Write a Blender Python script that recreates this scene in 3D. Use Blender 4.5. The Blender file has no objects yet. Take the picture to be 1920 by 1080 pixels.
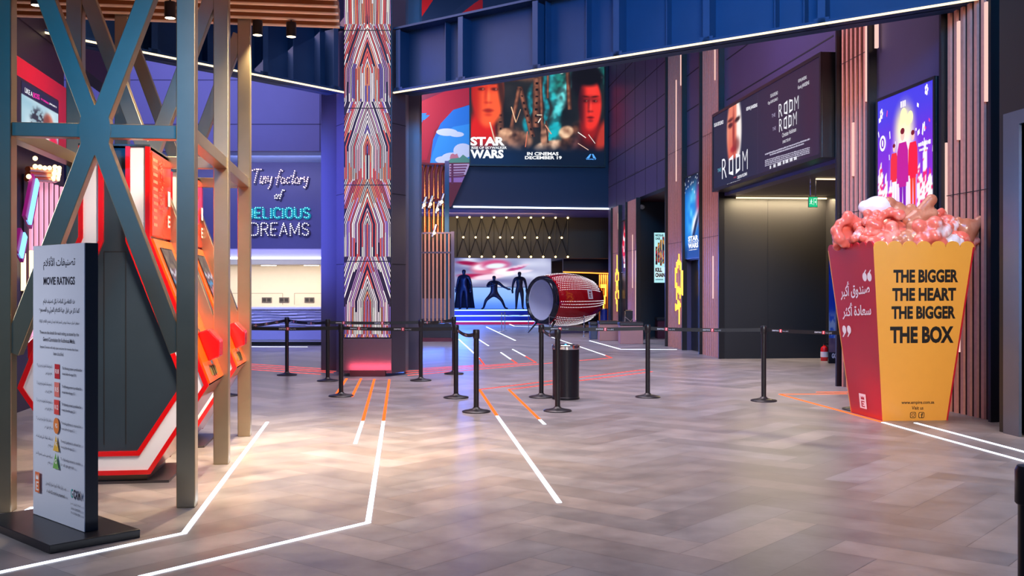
import bpy, bmesh, math, random, unicodedata
from mathutils import Vector, Matrix

# ------------------------------------------------------------------ camera, world, lights, exposure
SC = bpy.context.scene
COL = SC.collection
F = 1940.0            # focal length in pixels of the 1920 wide frame
EYE = 1.5             # camera height
cam = bpy.data.cameras.new('camera'); cam.sensor_width = 36; cam.lens = 36 * F / 1920; cam.clip_end = 200
cam_o = bpy.data.objects.new('camera', cam); COL.objects.link(cam_o)
cam_o.location = (0, 0, EYE); cam_o.rotation_euler = (math.pi / 2, 0, 0)
SC.camera = cam_o
SC.view_settings.view_transform = 'Standard'
SC.view_settings.look = 'None'
SC.view_settings.gamma = 1
SC.view_settings.use_curve_mapping = False
SC.view_settings.exposure = 0.1
wd = bpy.data.worlds.new('world'); SC.world = wd; wd.use_nodes = True
_nt = wd.node_tree; _bg = _nt.nodes['Background']; _bg.inputs[1].default_value = 0.5
_tc = _nt.nodes.new('ShaderNodeTexCoord'); _sp = _nt.nodes.new('ShaderNodeSeparateXYZ'); _mr = _nt.nodes.new('ShaderNodeMapRange'); _mx = _nt.nodes.new('ShaderNodeMix'); _mx.data_type = 'RGBA'
_mr.inputs['From Min'].default_value = -0.9; _mr.inputs['From Max'].default_value = 0.3
_mx.inputs[6].default_value = (0.035, 0.115, 0.19, 1)      # the unlit mall behind the viewer
_mx.inputs[7].default_value = (0.17, 0.145, 0.29, 1)       # the violet-lit hall above
_nt.links.new(_tc.outputs['Generated'], _sp.inputs[0]); _nt.links.new(_sp.outputs['Y'], _mr.inputs['Value']); _nt.links.new(_mr.outputs['Result'], _mx.inputs[0]); _nt.links.new(_mx.outputs[2], _bg.inputs[0])

def area(name, loc, target, size, power, color, sy=None, spread=180):
    l = bpy.data.lights.new(name, 'AREA'); l.energy = power; l.color = color
    l.shape = 'RECTANGLE'; l.size = size; l.size_y = sy or size; l.spread = math.radians(spread)
    o = bpy.data.objects.new(name, l); COL.objects.link(o); o.location = loc
    o.rotation_euler = (Vector(target) - Vector(loc)).to_track_quat('-Z', 'Y').to_euler()
    return o
def spot(name, loc, target, power, color, angle, blend=0.6, r=0.05):
    l = bpy.data.lights.new(name, 'SPOT'); l.energy = power; l.color = color
    l.spot_size = math.radians(angle); l.spot_blend = blend; l.shadow_soft_size = r
    o = bpy.data.objects.new(name, l); COL.objects.link(o); o.location = loc
    o.rotation_euler = (Vector(target) - Vector(loc)).to_track_quat('-Z', 'Y').to_euler()
    return o
area('hall_ceiling_light', (0.5, 13.5, 9.5), (0.5, 12.5, 0), 7, 560, (1, 0.88, 0.95), 10, 95)
area('entrance_light', (2.6, -2.0, 5.5), (4.3, 12, 1.4), 3.0, 190, (1, 0.84, 0.72), 2, 60)
area('sign_fill', (-6.6, 4.9, 3.0), (-2.9, 6.6, 0.9), 0.8, 14, (0.94, 0.96, 1.0), 0.8, 60)  # unseen lamp added to brighten the ratings sign
area('entrance_blue_light', (-2.5, -3.0, 4.5), (-2.8, 8, 2.2), 3, 10, (0.0, 0.32, 1.0), 2, 70)
area('girder_blue_wash', (1.0, 4.5, 7.4), (2.6, 14.5, 5.5), 3, 300, (0.03, 0.42, 1.0), 2, 70)
area('portal_teal_fill', (2.6, 7.6, 3.2), (5.2, 9.3, 2.2), 1.0, 36, (0.05, 0.45, 1.0), 1, 40)  # added fill that turns the portal teal, no fitting of the hall
area('far_hall_light', (0.5, 27, 8.8), (0.5, 27, 0), 4, 420, (0.78, 0.76, 1), 10, 110)
area('left_wall_fill', (-3.9, 12.2, 4.6), (-6.0, 13.2, 3.2), 0.8, 30, (1, 0.9, 0.85), 0.8, 110)  # extra unseen lamp to brighten the red poster frame
area('kiosk_fill', (-0.6, 6.6, 4.2), (-2.6, 8.6, 1.5), 1.0, 60, (1, 0.80, 0.62), 1.0, 60)  # added to lift the kiosk reds, stands for no real fitting
area('snack_bar_blue_wash', (-8.0, 20.5, 8.0), (-7.5, 27, 4.5), 5, 330, (0.46, 0.44, 1.0), 2)
area('right_wall_wash', (0.5, 17, 8.6), (5.2, 18, 2.5), 3, 420, (1.0, 0.66, 0.72), 12, 110)

# ------------------------------------------------------------------ helpers
R = random.Random(7)
PM = {}
def lin(c):
    c = c / 255.0
    return c / 12.92 if c <= 0.04045 else ((c + 0.055) / 1.055) ** 2.4
def rgb(*c): return (lin(c[0]), lin(c[1]), lin(c[2]), 1.0)

def mat(name, color, rough=0.5, metal=0.0, emit=None, es=0.0, noise=0.0, nscale=8.0, bump=0.0, coat=0.0, spec=None):
    m = bpy.data.materials.new(name); m.use_nodes = True
    nt = m.node_tree; b = nt.nodes['Principled BSDF']
    c = rgb(*color)
    b.inputs['Base Color'].default_value = c
    b.inputs['Roughness'].default_value = rough
    b.inputs['Metallic'].default_value = metal
    if spec is not None: b.inputs['Specular IOR Level'].default_value = spec
    if coat: b.inputs['Coat Weight'].default_value = coat; b.inputs['Coat Roughness'].default_value = 0.05
    if emit:
        b.inputs['Emission Color'].default_value = rgb(*emit); b.inputs['Emission Strength'].default_value = es
    if noise or bump:
        tc = nt.nodes.new('ShaderNodeTexCoord'); n = nt.nodes.new('ShaderNodeTexNoise')
        n.inputs['Scale'].default_value = nscale; n.inputs['Detail'].default_value = 4
        nt.links.new(tc.outputs['Object'], n.inputs['Vector'])
        if noise:
            mx = nt.nodes.new('ShaderNodeMix'); mx.data_type = 'RGBA'
            mx.inputs[6].default_value = tuple(x * (1 - noise) for x in c[:3]) + (1,)
            mx.inputs[7].default_value = tuple(min(1, x * (1 + noise)) for x in c[:3]) + (1,)
            nt.links.new(n.outputs['Fac'], mx.inputs[0]); nt.links.new(mx.outputs[2], b.inputs['Base Color'])
        if bump:
            bp = nt.nodes.new('ShaderNodeBump'); bp.inputs['Strength'].default_value = bump; bp.inputs['Distance'].default_value = 0.01
            nt.links.new(n.outputs['Fac'], bp.inputs['Height']); nt.links.new(bp.outputs['Normal'], b.inputs['Normal'])
    return m
def glow(name, color, s):
    m = bpy.data.materials.new(name); m.use_nodes = True
    nt = m.node_tree; nt.nodes.clear()
    e = nt.nodes.new('ShaderNodeEmission'); o = nt.nodes.new('ShaderNodeOutputMaterial')
    e.inputs[0].default_value = rgb(*color); e.inputs[1].default_value = s
    nt.links.new(e.outputs[0], o.inputs[0]); return m
def attr_mat(name, emit=False, rough=0.5, s=1.0):
    m = bpy.data.materials.new(name); m.use_nodes = True
    nt = m.node_tree; b = nt.nodes['Principled BSDF']
    a = nt.nodes.new('ShaderNodeAttribute'); a.attribute_name = 'Col'
    if emit:
        b.inputs['Base Color'].default_value = (0.01, 0.01, 0.012, 1); b.inputs['Roughness'].default_value = 0.4; b.inputs['Specular IOR Level'].default_value = 0.12
        nt.links.new(a.outputs['Color'], b.inputs['Emission Color']); b.inputs['Emission Strength'].default_value = s
    else:
        nt.links.new(a.outputs['Color'], b.inputs['Base Color']); b.inputs['Roughness'].default_value = rough
    return m

class Fr:
    """a plan frame turned about Z through the camera foot; local axes a (right), b (depth), z"""
    def __init__(s, ang):
        s.M = Matrix.Rotation(ang, 4, 'Z'); s.I = s.M.inverted(); s.O = s.I @ Vector((0, 0, EYE))
    def d(s, px, py): return s.I.to_3x3() @ Vector(((px - 960) / F, 1, (540 - py) / F))
    def a(s, px, py, a):
        d = s.d(px, py); return s.O + d * (a / d.x)
    def b(s, px, py, b):
        d = s.d(px, py); return s.O + d * (b / d.y)
    def z(s, px, py, z=0.0):
        d = s.d(px, py); return s.O + d * ((z - EYE) / d.z)
    def w(s, *p): return s.M @ Vector(p)
W0 = Fr(0.0)
WR = Fr(math.radians(5.35))     # right wall / far wall
WL = Fr(math.radians(8.07))     # steel tower / left wall
def fl(px, py, z=0.0): return W0.z(px, py, z)
def at(px, py, Y): return W0.b(px, py, Y)

class MB:
    def __init__(s, M=None): s.bm = bmesh.new(); s.M = M or Matrix.Identity(4); s.mi = 0
    def face(s, vs):
        try:
            f = s.bm.faces.new(vs); f.material_index = s.mi; return f
        except ValueError: return None
    def box(s, x0, x1, y0, y1, z0, z1):
        v = [s.bm.verts.new(s.M @ Vector(p)) for p in ((x0,y0,z0),(x1,y0,z0),(x1,y1,z0),(x0,y1,z0),(x0,y0,z1),(x1,y0,z1),(x1,y1,z1),(x0,y1,z1))]
        for q in ((3,2,1,0),(4,5,6,7),(0,1,5,4),(1,2,6,5),(2,3,7,6),(3,0,4,7)): s.face([v[i] for i in q])
        return s
    def prism(s, pts, ext):
        ext = Vector(ext); a = [s.bm.verts.new(s.M @ Vector(p)) for p in pts]; b = [s.bm.verts.new(s.M @ (Vector(p) + ext)) for p in pts]
        s.face(a[::-1]); s.face(b)
        n = len(a)
        for i in range(n): s.face([a[i], a[(i+1) % n], b[(i+1) % n], b[i]])
        return s
    def ring(s, outer, inner, ext):
        ext = Vector(ext); n = len(outer)
        V = [[s.bm.verts.new(s.M @ (Vector(p) + e)) for p in L] for L in (outer, inner) for e in (Vector((0,0,0)), ext)]
        o0, o1, i0, i1 = V
        for k in range(n):
            j = (k+1) % n
            s.face([o0[k], o0[j], i0[j], i0[k]][::-1]); s.face([o1[k], o1[j], i1[j], i1[k]])
            s.face([o0[k], o0[j], o1[j], o1[k]]); s.face([i0[k], i0[j], i1[j], i1[k]][::-1])
        return s
    def bar(s, p0, p1, w, t, side):
        """square bar from p0 to p1; side = direction of its width w, t = its thickness"""
        p0, p1, side = Vector(p0), Vector(p1), Vector(side)
        d = (p1 - p0).normalized(); side = (side - d * side.dot(d)).normalized(); nn = d.cross(side)
        q = [p0 + side * (x * w / 2) + nn * (y * t / 2) for x, y in ((-1,-1),(1,-1),(1,1),(-1,1))]
        return s.prism(q, p1 - p0)
    def tube(s, pts, r, seg=8):
        pts = [Vector(p) for p in pts]; rings = []
        up = Vector((0.13, 0.31, 0.94))
        for i, p in enumerate(pts):
            d = (pts[min(i+1, len(pts)-1)] - pts[max(i-1, 0)]).normalized()
            x = d.cross(up).normalized(); y = d.cross(x)
            rr = r[i] if isinstance(r, (list, tuple)) else r
            rings.append([s.bm.verts.new(s.M @ (p + x * (rr * math.cos(2*math.pi*k/seg)) + y * (rr * math.sin(2*math.pi*k/seg)))) for k in range(seg)])
        for a, b in zip(rings, rings[1:]):
            for k in range(seg): s.face([a[k], a[(k+1) % seg], b[(k+1) % seg], b[k]])
        s.face(rings[0][::-1]); s.face(rings[-1]); return s
    def lathe(s, prof, seg=24, c=(0,0,0), T=None, cap=True):
        T = T or Matrix.Translation(c); rings = []
        for r, z in prof:
            if r < 1e-6: rings.append([s.bm.verts.new(s.M @ T @ Vector((0,0,z)))])
            else: rings.append([s.bm.verts.new(s.M @ T @ Vector((r*math.cos(2*math.pi*k/seg), r*math.sin(2*math.pi*k/seg), z))) for k in range(seg)])
        for a, b in zip(rings, rings[1:]):
            for k in range(seg):
                j = (k+1) % seg
                if len(a) == 1 and len(b) == 1: continue
                if len(a) == 1: s.face([a[0], b[j], b[k]][::-1] if False else [a[0], b[k], b[j]][::-1])
                elif len(b) == 1: s.face([a[k], a[j], b[0]])
                else: s.face([a[k], a[j], b[j], b[k]])
        if cap and len(rings[0]) > 1: s.face(rings[0][::-1])
        if cap and len(rings[-1]) > 1: s.face(rings[-1])
        return s
    def ball(s, c, r, sub=2):
        rr = r if isinstance(r, (tuple, list)) else (r, r, r)
        T = s.M @ Matrix.Translation(c) @ Matrix.Diagonal((rr[0], rr[1], rr[2], 1))
        g = bmesh.ops.create_icosphere(s.bm, subdivisions=sub, radius=1.0, matrix=T)
        for v in g['verts']:
            for f in v.link_faces: f.material_index = s.mi
        return s
    def build(s, name, mats, parent=None, smooth=False, bev=0.0, keep=False):
        me = bpy.data.meshes.new(name); s.bm.normal_update() if False else None
        bmesh.ops.recalc_face_normals(s.bm, faces=s.bm.faces[:]) if not keep else None
        if parent is not None: s.bm.transform(PM[parent.name].inverted())
        s.bm.to_mesh(me); s.bm.free()
        return link(name, me, mats, parent, smooth, bev)
def link(name, me, mats, parent=None, smooth=False, bev=0.0):
    for m in (mats if isinstance(mats, (list, tuple)) else [mats]): me.materials.append(m)
    if smooth:
        me.polygons.foreach_set('use_smooth', [True] * len(me.polygons)); me.set_sharp_from_angle(angle=math.radians(40))
    o = bpy.data.objects.new(name, me); COL.objects.link(o)
    if parent is not None: o.parent = parent; PM[o.name] = PM[parent.name]
    else: PM[o.name] = Matrix.Identity(4)
    if bev:
        md = o.modifiers.new('bevel', 'BEVEL'); md.width = bev; md.segments = 2; md.limit_method = 'ANGLE'
    return o
def tag(o, label, cat, group=None, kind=None):
    o['label'] = label; o['category'] = cat
    if group: o['group'] = group
    if kind: o['kind'] = kind
    return o
def thing(name, label, cat, loc=(0,0,0), rz=0.0, group=None):
    o = bpy.data.objects.new(name, None); COL.objects.link(o); o.empty_display_size = 0.1
    o.location = loc; o.rotation_euler = (0, 0, rz)
    PM[o.name] = Matrix.Translation(Vector(loc)) @ Matrix.Rotation(rz, 4, 'Z')
    return tag(o, label, cat, group)
def struct(o): o['kind'] = 'structure'; return o
def dup(root, loc, rz, label, group=None):
    r = root.copy(); COL.objects.link(r); r.location = loc; r.rotation_euler = (0, 0, rz); r['label'] = label
    if group: r['group'] = group
    PM[r.name] = Matrix.Translation(Vector(loc)) @ Matrix.Rotation(rz, 4, 'Z')
    for ch in list(root.children):
        c = ch.copy(); COL.objects.link(c); c.parent = r; PM[c.name] = PM[r.name]
        for g in list(ch.children):
            d = g.copy(); COL.objects.link(d); d.parent = c; PM[d.name] = PM[r.name]
    return r

# ---- lettering: text outlines and arabic shaping
AR = {}
for _c in range(0xFE70, 0xFEFD):
    _d = unicodedata.decomposition(chr(_c)).split()
    if _d: AR[(_d[0], ''.join(chr(int(x, 16)) for x in _d[1:]))] = chr(_c)
def arabic(t):
    g = []; i = 0
    while i < len(t):
        if t[i] == 'ل' and t[i+1:i+2] in ('ا', 'أ', 'إ', 'آ'): g.append(t[i:i+2]); i += 2
        else: g.append(t[i]); i += 1
    out = []
    for k, c in enumerate(g):
        pj = k > 0 and ('<initial>', g[k-1]) in AR and ('<final>', c) in AR
        nj = ('<initial>', c) in AR and k+1 < len(g) and ('<final>', g[k+1]) in AR
        out.append(AR.get(('<medial>' if pj and nj else '<final>' if pj else '<initial>' if nj else '<isolated>', c), c))
    return ''.join(reversed(out))
TXT = {}
def outline(body, bold=0.0, shear=0.0):
    k = (body, bold, shear)
    if k not in TXT:
        c = bpy.data.curves.new('lettering', 'FONT'); c.body = body; c.offset = bold; c.resolution_u = 3; c.shear = shear
        o = bpy.data.objects.new('lettering', c); m = bpy.data.meshes.new_from_object(o)
        vs = [(v.co.x, v.co.y) for v in m.vertices]; fs = [tuple(p.vertices) for p in m.polygons]
        bpy.data.objects.remove(o); bpy.data.curves.remove(c); bpy.data.meshes.remove(m)
        x0 = min(v[0] for v in vs); x1 = max(v[0] for v in vs); y0 = min(v[1] for v in vs); y1 = max(v[1] for v in vs)
        TXT[k] = ([((x-x0)/(x1-x0), (y-y0)/(y1-y0)) for x, y in vs], fs, (x1-x0)/(y1-y0))
    return TXT[k]

class Art:
    """flat artwork on a plane: P0 origin, r right, u up; every mark is a thin layer lying on the last"""
    def __init__(s, P0, r, u, eps=0.0008):
        s.P0 = Vector(P0); s.r = Vector(r).normalized(); s.u = Vector(u).normalized(); s.n = s.r.cross(s.u); s.eps = eps; s.k = 0
        s.bm = bmesh.new(); s.cl = s.bm.loops.layers.float_color.new('Col')
    def q(s, px, py):
        O = Vector((0, 0, EYE)); d = Vector(((px-960)/F, 1, (540-py)/F))
        p = O + d * ((s.P0 - O).dot(s.n) / d.dot(s.n)) - s.P0
        return (p.dot(s.r), p.dot(s.u))
    def at(s, uv): return s.P0 + s.r * uv[0] + s.u * uv[1] + s.n * (s.eps * s.k)
    def step(s): s.k += 1; return s
    def poly(s, pts, col, up=True):
        if up: s.k += 1
        a = sum(p[0]*q[1]-q[0]*p[1] for p, q in zip(pts, pts[1:]+pts[:1]))
        if a < 0: pts = pts[::-1]
        f = s.bm.faces.new([s.bm.verts.new(s.at(p)) for p in pts])
        for l in f.loops: l[s.cl] = rgb(*col)
        return s
    def pp(s, pxs, col, up=True): return s.poly([s.q(*p) for p in pxs], col, up)
    def ell(s, c, rx, ry, col, rot=0.0, n=20, up=True):
        cs, sn = math.cos(rot), math.sin(rot)
        return s.poly([(c[0]+rx*math.cos(t)*cs-ry*math.sin(t)*sn, c[1]+rx*math.cos(t)*sn+ry*math.sin(t)*cs) for t in [2*math.pi*i/n for i in range(n)]], col, up)
    def rect(s, u0, v0, u1, v1, col, up=True): return s.poly([(u0,v0),(u1,v0),(u1,v1),(u0,v1)], col, up)
    def line(s, p, q, w, col, up=True):
        d = Vector((q[0]-p[0], q[1]-p[1])); d.normalize(); e = Vector((-d.y, d.x)) * (w/2)
        return s.poly([(p[0]-e.x,p[1]-e.y),(q[0]-e.x,q[1]-e.y),(q[0]+e.x,q[1]+e.y),(p[0]+e.x,p[1]+e.y)], col, up)
    def text(s, body, bl, br, tl, col, bold=0.0, shear=0.0, up=True):
        if up: s.k += 1
        vs, fs, asp = outline(body, bold, shear)
        V = [s.bm.verts.new(s.at((bl[0]+(br[0]-bl[0])*x+(tl[0]-bl[0])*y, bl[1]+(br[1]-bl[1])*x+(tl[1]-bl[1])*y))) for x, y in vs]
        for f in fs:
            try: fc = s.bm.faces.new([V[i] for i in f])
            except ValueError: continue
            for l in fc.loops: l[s.cl] = rgb(*col)
        return s
    def tx(s, body, u, v, h, col, w=None, bold=0.0, anchor='l', shear=0.0):
        """line of height h with its lower left corner (or centre, right) at u, v"""
        ww = w or outline(body, bold, shear)[2] * h
        u0 = u - (ww/2 if anchor == 'c' else ww if anchor == 'r' else 0)
        return s.text(body, (u0, v), (u0+ww, v), (u0, v+h), col, bold, shear)
    def grid(s, u0, v0, u1, v1, nx, ny, fn):
        s.k += 1
        V = [[s.bm.verts.new(s.at((u0+(u1-u0)*i/nx, v0+(v1-v0)*j/ny))) for i in range(nx+1)] for j in range(ny+1)]
        C = [[rgb(*fn(i/nx, 1-j/ny)) for i in range(nx+1)] for j in range(ny+1)]
        for j in range(ny):
            for i in range(nx):
                f = s.bm.faces.new((V[j][i], V[j][i+1], V[j+1][i+1], V[j+1][i]))
                for l, (a, b) in zip(f.loops, ((j,i),(j,i+1),(j+1,i+1),(j+1,i))): l[s.cl] = C[a][b]
        return s
    def build(s, name, m, parent=None):
        me = bpy.data.meshes.new(name)
        if parent is not None: s.bm.transform(PM[parent.name].inverted())
        s.bm.to_mesh(me); s.bm.free()
        return link(name, me, m, parent)
def sm(e0, e1, x):
    t = max(0.0, min(1.0, (x-e0)/(e1-e0))) if e1 != e0 else float(x > e0)
    return t*t*(3-2*t)
def blob(x, y, cx, cy, rx, ry, rot=0.0, soft=0.25):
    dx, dy = x-cx, y-cy; c, sn = math.cos(rot), math.sin(rot)
    d = math.hypot((dx*c+dy*sn)/rx, (-dx*sn+dy*c)/ry)
    return 1 - sm(1-soft, 1+soft, d)
def mixc(a, b, t): return tuple(a[i]+(b[i]-a[i])*t for i in range(3))
def hsh(*a):
    v = math.sin(sum(x*k for x, k in zip(a, (12.9898, 78.233, 37.719)))) * 43758.5453
    return v - math.floor(v)
def vnoise(x, y):
    i, j = math.floor(x), math.floor(y); fx, fy = sm(0,1,x-i), sm(0,1,y-j)
    a = hsh(i,j)*(1-fx)+hsh(i+1,j)*fx; b = hsh(i,j+1)*(1-fx)+hsh(i+1,j+1)*fx
    return a*(1-fy)+b*fy

# ------------------------------------------------------------------ materials
M_WALL = mat('dark_violet_wall_panel', (66,56,92), 0.45, noise=0.08, nscale=3)
M_NAVY = mat('navy_wall_paint', (12,28,62), 0.5, noise=0.06, nscale=2)
M_BLACK = mat('black_wall_paint', (26,23,26), 0.55, noise=0.08, nscale=2)
M_BLKPL = mat('black_powder_coat', (24,22,26), 0.35, noise=0.05)
M_SEAM = mat('shadow_gap', (12,10,18), 0.7)
M_SLAT = mat('rose_oak_slat', (205,140,126), 0.4, noise=0.18, nscale=18)
M_SLATD = mat('slat_backing_board', (44,24,32), 0.6, noise=0.1)
M_STEEL = mat('painted_steel_girder', (30,54,88), 0.5, 0.0, noise=0.1, nscale=3, spec=0.15)
M_TOWER = mat('satin_steel_tube', (178,164,138), 0.32, 0.9, noise=0.08, nscale=6)
M_WOOD = mat('warm_oak_batten', (150,76,26), 0.5, noise=0.22, nscale=12)
M_LITEDGE = mat('oak_lit_underside_tone', (255,206,168), 0.45)  # light on the slat undersides, put into a paler oak colour
M_RED = mat('red_lacquer', (214,16,22), 0.22, coat=0.4, noise=0.04)
M_REDD = mat('deep_red_paint', (190,10,24), 0.35, noise=0.06)
M_ORNG = mat('orange_lacquer', (250,92,18), 0.2, coat=0.4, noise=0.04)
M_HEAD = mat('orange_red_lacquer', (240,52,20), 0.15, coat=0.5, noise=0.04)
M_WHITEP = mat('white_acrylic_band', (226,226,238), 0.4, noise=0.03)
M_DARKG = mat('dark_grey_gloss_panel', (50,62,74), 0.12, noise=0.05, coat=0.3)
M_CHROME = mat('polished_chrome', (215,215,220), 0.12, 1.0, noise=0.02)
M_WARMLED = glow('warm_white_led_line', (255,228,178), 2.0)
M_WHITELED = glow('cool_white_led_line', (226,236,255), 3.0)
M_ORLED = glow('orange_led_line', (255,96,40), 2.2)
M_REDLED = glow('red_led_line', (255,76,60), 1.6)
M_AMBER = glow('amber_led_bar', (255,190,70), 2.2)
M_BULB = glow('warm_bulb', (255,214,140), 6.0)
M_TUBE = glow('pale_rose_light_tube', (255,208,196), 0.95)
M_ART = attr_mat('backlit_artwork', True)
M_ARTB = attr_mat('bright_screen_artwork', True, s=1.05)
M_PRINT = attr_mat('printed_artwork', False, 0.45)
M_PLINTH = mat('grey_rose_metal_panel', (132,116,128), 0.22, 0.75, noise=0.05)
M_COLM = mat('grey_metal_cladding', (96,88,104), 0.3, 0.6, noise=0.06, nscale=2)

area('stage_blue_light', tuple(WR.w(0.0, 40.9, 2.5)), tuple(WR.w(0.0, 39.6, 0)), 4.5, 900, (0.06, 0.20, 1.0), 1.6, 150)
area('stage_floor_blue', tuple(WR.w(-0.6, 36.2, 4.1)), tuple(WR.w(-0.6, 36.2, 0)), 3.0, 150, (0.05, 0.20, 1.0), 4.0, 90)
area('stage_riser_fill', tuple(WR.w(0.0, 40.0, 1.6)), tuple(WR.w(0.0, 42.6, 0.3)), 4.5, 130, (0.04, 0.16, 1.0), 0.3, 120)  # low lamp added so the step risers come out blue
area('fascia_warm_fill', tuple(WR.w(2.4, 36.6, 4.0)), tuple(WR.w(2.4, 38.8, 3.3)), 5, 60, (1, 0.72, 0.36), 0.3)  # added warm fill against the blue cast on the fascia

# ------------------------------------------------------------------ floor
def floor_mesh():
    bm = bmesh.new(); cl = bm.loops.layers.float_color.new('Col')
    Wd, n = 0.30, 4; L = Wd * n; g = 0.0012
    T = Matrix.Rotation(math.radians(45 + 5.35), 4, 'Z')
    x_lo, x_hi, y_lo, y_hi = -14.5, 9.5, 1.5, 50.5
    rr = random.Random(3)
    for i in range(-60, 180):
        for j in range(-10, 200):
            k = (i - j) % (2 * n)
            if k == 0: x0, y0, x1, y1 = i, j, i + n, j + 1
            elif k == 2 * n - 1: x0, y0, x1, y1 = i, j, i + 1, j + n
            else: continue
            q = [T @ Vector((x * Wd, y * Wd, 0)) for x, y in ((x0 + g/Wd, y0 + g/Wd), (x1 - g/Wd, y0 + g/Wd), (x1 - g/Wd, y1 - g/Wd), (x0 + g/Wd, y1 - g/Wd))]
            c = sum(q, Vector()) / 4
            if not (x_lo < c.x < x_hi and y_lo < c.y < y_hi): continue
            f = bm.faces.new([bm.verts.new(p) for p in q])
            t = 0.80 + 0.42 * rr.random(); w = rr.uniform(-0.03, 0.05)
            for l in f.loops: l[cl] = (0.245 * t * (1 + w), 0.226 * t, 0.236 * t * (1 - w), 1)
    for x0, y0, x1, y1, z in ((-15, -4, 10, 51, -0.004),):
        f = bm.faces.new([bm.verts.new((x, y, z)) for x, y in ((x0, y0), (x1, y0), (x1, y1), (x0, y1))])
        for l in f.loops: l[cl] = (0.05, 0.045, 0.05, 1)
    me = bpy.data.meshes.new('floor'); bm.to_mesh(me); bm.free()
    m = attr_mat('stone_look_plank_floor', False, 0.3); nt = m.node_tree; b = nt.nodes['Principled BSDF']
    at_ = [x for x in nt.nodes if x.type == 'ATTRIBUTE'][0]
    tc = nt.nodes.new('ShaderNodeTexCoord'); n1 = nt.nodes.new('ShaderNodeTexNoise'); n1.inputs['Scale'].default_value = 2.6; n1.inputs['Detail'].default_value = 8
    n1.inputs['Roughness'].default_value = 0.65
    rp = nt.nodes.new('ShaderNodeMapRange'); rp.inputs['From Min'].default_value = 0.3; rp.inputs['From Max'].default_value = 0.75; rp.inputs['To Min'].default_value = 0.7; rp.inputs['To Max'].default_value = 1.3
    mx = nt.nodes.new('ShaderNodeMix'); mx.data_type = 'RGBA'; mx.blend_type = 'MULTIPLY'; mx.inputs[0].default_value = 1
    nt.links.new(tc.outputs['Object'], n1.inputs['Vector']); nt.links.new(n1.outputs['Fac'], rp.inputs['Value'])
    nt.links.new(at_.outputs['Color'], mx.inputs[6]); nt.links.new(rp.outputs['Result'], mx.inputs[7]); nt.links.new(mx.outputs[2], b.inputs['Base Color'])
    r2 = nt.nodes.new('ShaderNodeMapRange'); r2.inputs['To Min'].default_value = 0.24; r2.inputs['To Max'].default_value = 0.42
    nt.links.new(n1.outputs['Fac'], r2.inputs['Value']); nt.links.new(r2.outputs['Result'], b.inputs['Roughness'])
    bp = nt.nodes.new('ShaderNodeBump'); bp.inputs['Strength'].default_value = 0.12; bp.inputs['Distance'].default_value = 0.004
    nt.links.new(n1.outputs['Fac'], bp.inputs['Height']); nt.links.new(bp.outputs['Normal'], b.inputs['Normal'])
    o = link('floor', me, m); return struct(o)
floor_mesh()

# ------------------------------------------------------------------ right wall (frame WR, plane a = AW)
AW = 6.521
def wb(px, a=AW): return WR.a(px, 540, a).y
def wz(px, py, a=AW): return WR.a(px, py, a).z
B_PORT = wb(1880); B_P4 = (wb(1872), wb(1782)); B_P3 = (wb(1641), wb(1583)); B_REC = (wb(1578), wb(1357))
B_P2 = (wb(1357), wb(1321)); B_DR = (wb(1321), wb(1287)); B_P1 = (wb(1287), wb(1256)); B_COR = (wb(1256), 31.3)
B_END = 34.6
Z_REC, Z_COR = 3.45, 4.15
m = MB(WR.M); T = 0.25
m.box(AW, AW+T, 4.5, B_REC[0], 0, 11)
m.box(AW, AW+T, B_REC[0], B_REC[1], Z_REC, 11)
m.box(AW, AW+T, B_REC[1], B_DR[0], 0, 11)
m.box(AW, AW+T, B_DR[0], B_DR[1], 2.16, 11)
m.box(AW, AW+T, B_DR[1], B_COR[0], 0, 11)
m.box(AW, AW+T, B_COR[0], B_END, Z_COR, 11)
m.box(AW, AW+T, B_COR[1], B_END, 0, Z_COR)
wall_r = struct(m.build('wall_right', M_WALL))
# thin reveal lines between the wall panels
m = MB(WR.M); e = 0.004
for z in (4.9, 5.75, 6.6, 7.45, 8.3):
    m.box(AW-e, AW, B_COR[0], B_END, z-0.012, z+0.012); m.box(AW-e, AW, B_P2[1], B_P1[0], z-0.012, z+0.012) if z < 8 else None
    m.box(AW-e, AW, B_REC[0]+0.3, B_REC[1]-0.2, z+0.55-0.012, z+0.55+0.012)
for i in range(1, 6):
    bb = B_COR[0] + (B_END - B_COR[0]) * i / 6; m.box(AW-e, AW, bb-0.012, bb+0.012, Z_COR, 9)
struct(m.build('trim_1', M_SEAM))
# recess beside the big double screen
b1 = B_REC[1] - 0.03
m = MB(WR.M)
m.box(AW+0.004, 9.3, b1, b1+0.2, 0, Z_REC); struct(m.build('wall_recess_back', M_BLACK))
m = MB(WR.M); m.box(8.75, 8.95, B_REC[0]-1.2, b1, 0, Z_REC); struct(m.build('wall_recess_side', M_BLACK))
m = MB(WR.M); m.box(AW+T, 9.2, B_REC[0]-1.2, B_REC[0], 0, Z_REC); struct(m.build('wall_recess_front', M_BLACK))
m = MB(WR.M); m.box(AW+T, 9.2, B_REC[0]-1.2, b1+0.2, Z_REC, Z_REC+0.15); struct(m.build('ceiling_recess', mat('recess_ceiling', (78,66,62), 0.6, noise=0.05)))
m = MB(WR.M); m.box(AW+0.95, AW+0.96, b1-0.004, b1, 0.02, Z_REC-0.08); struct(m.build('trim_2', M_SEAM))
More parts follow.
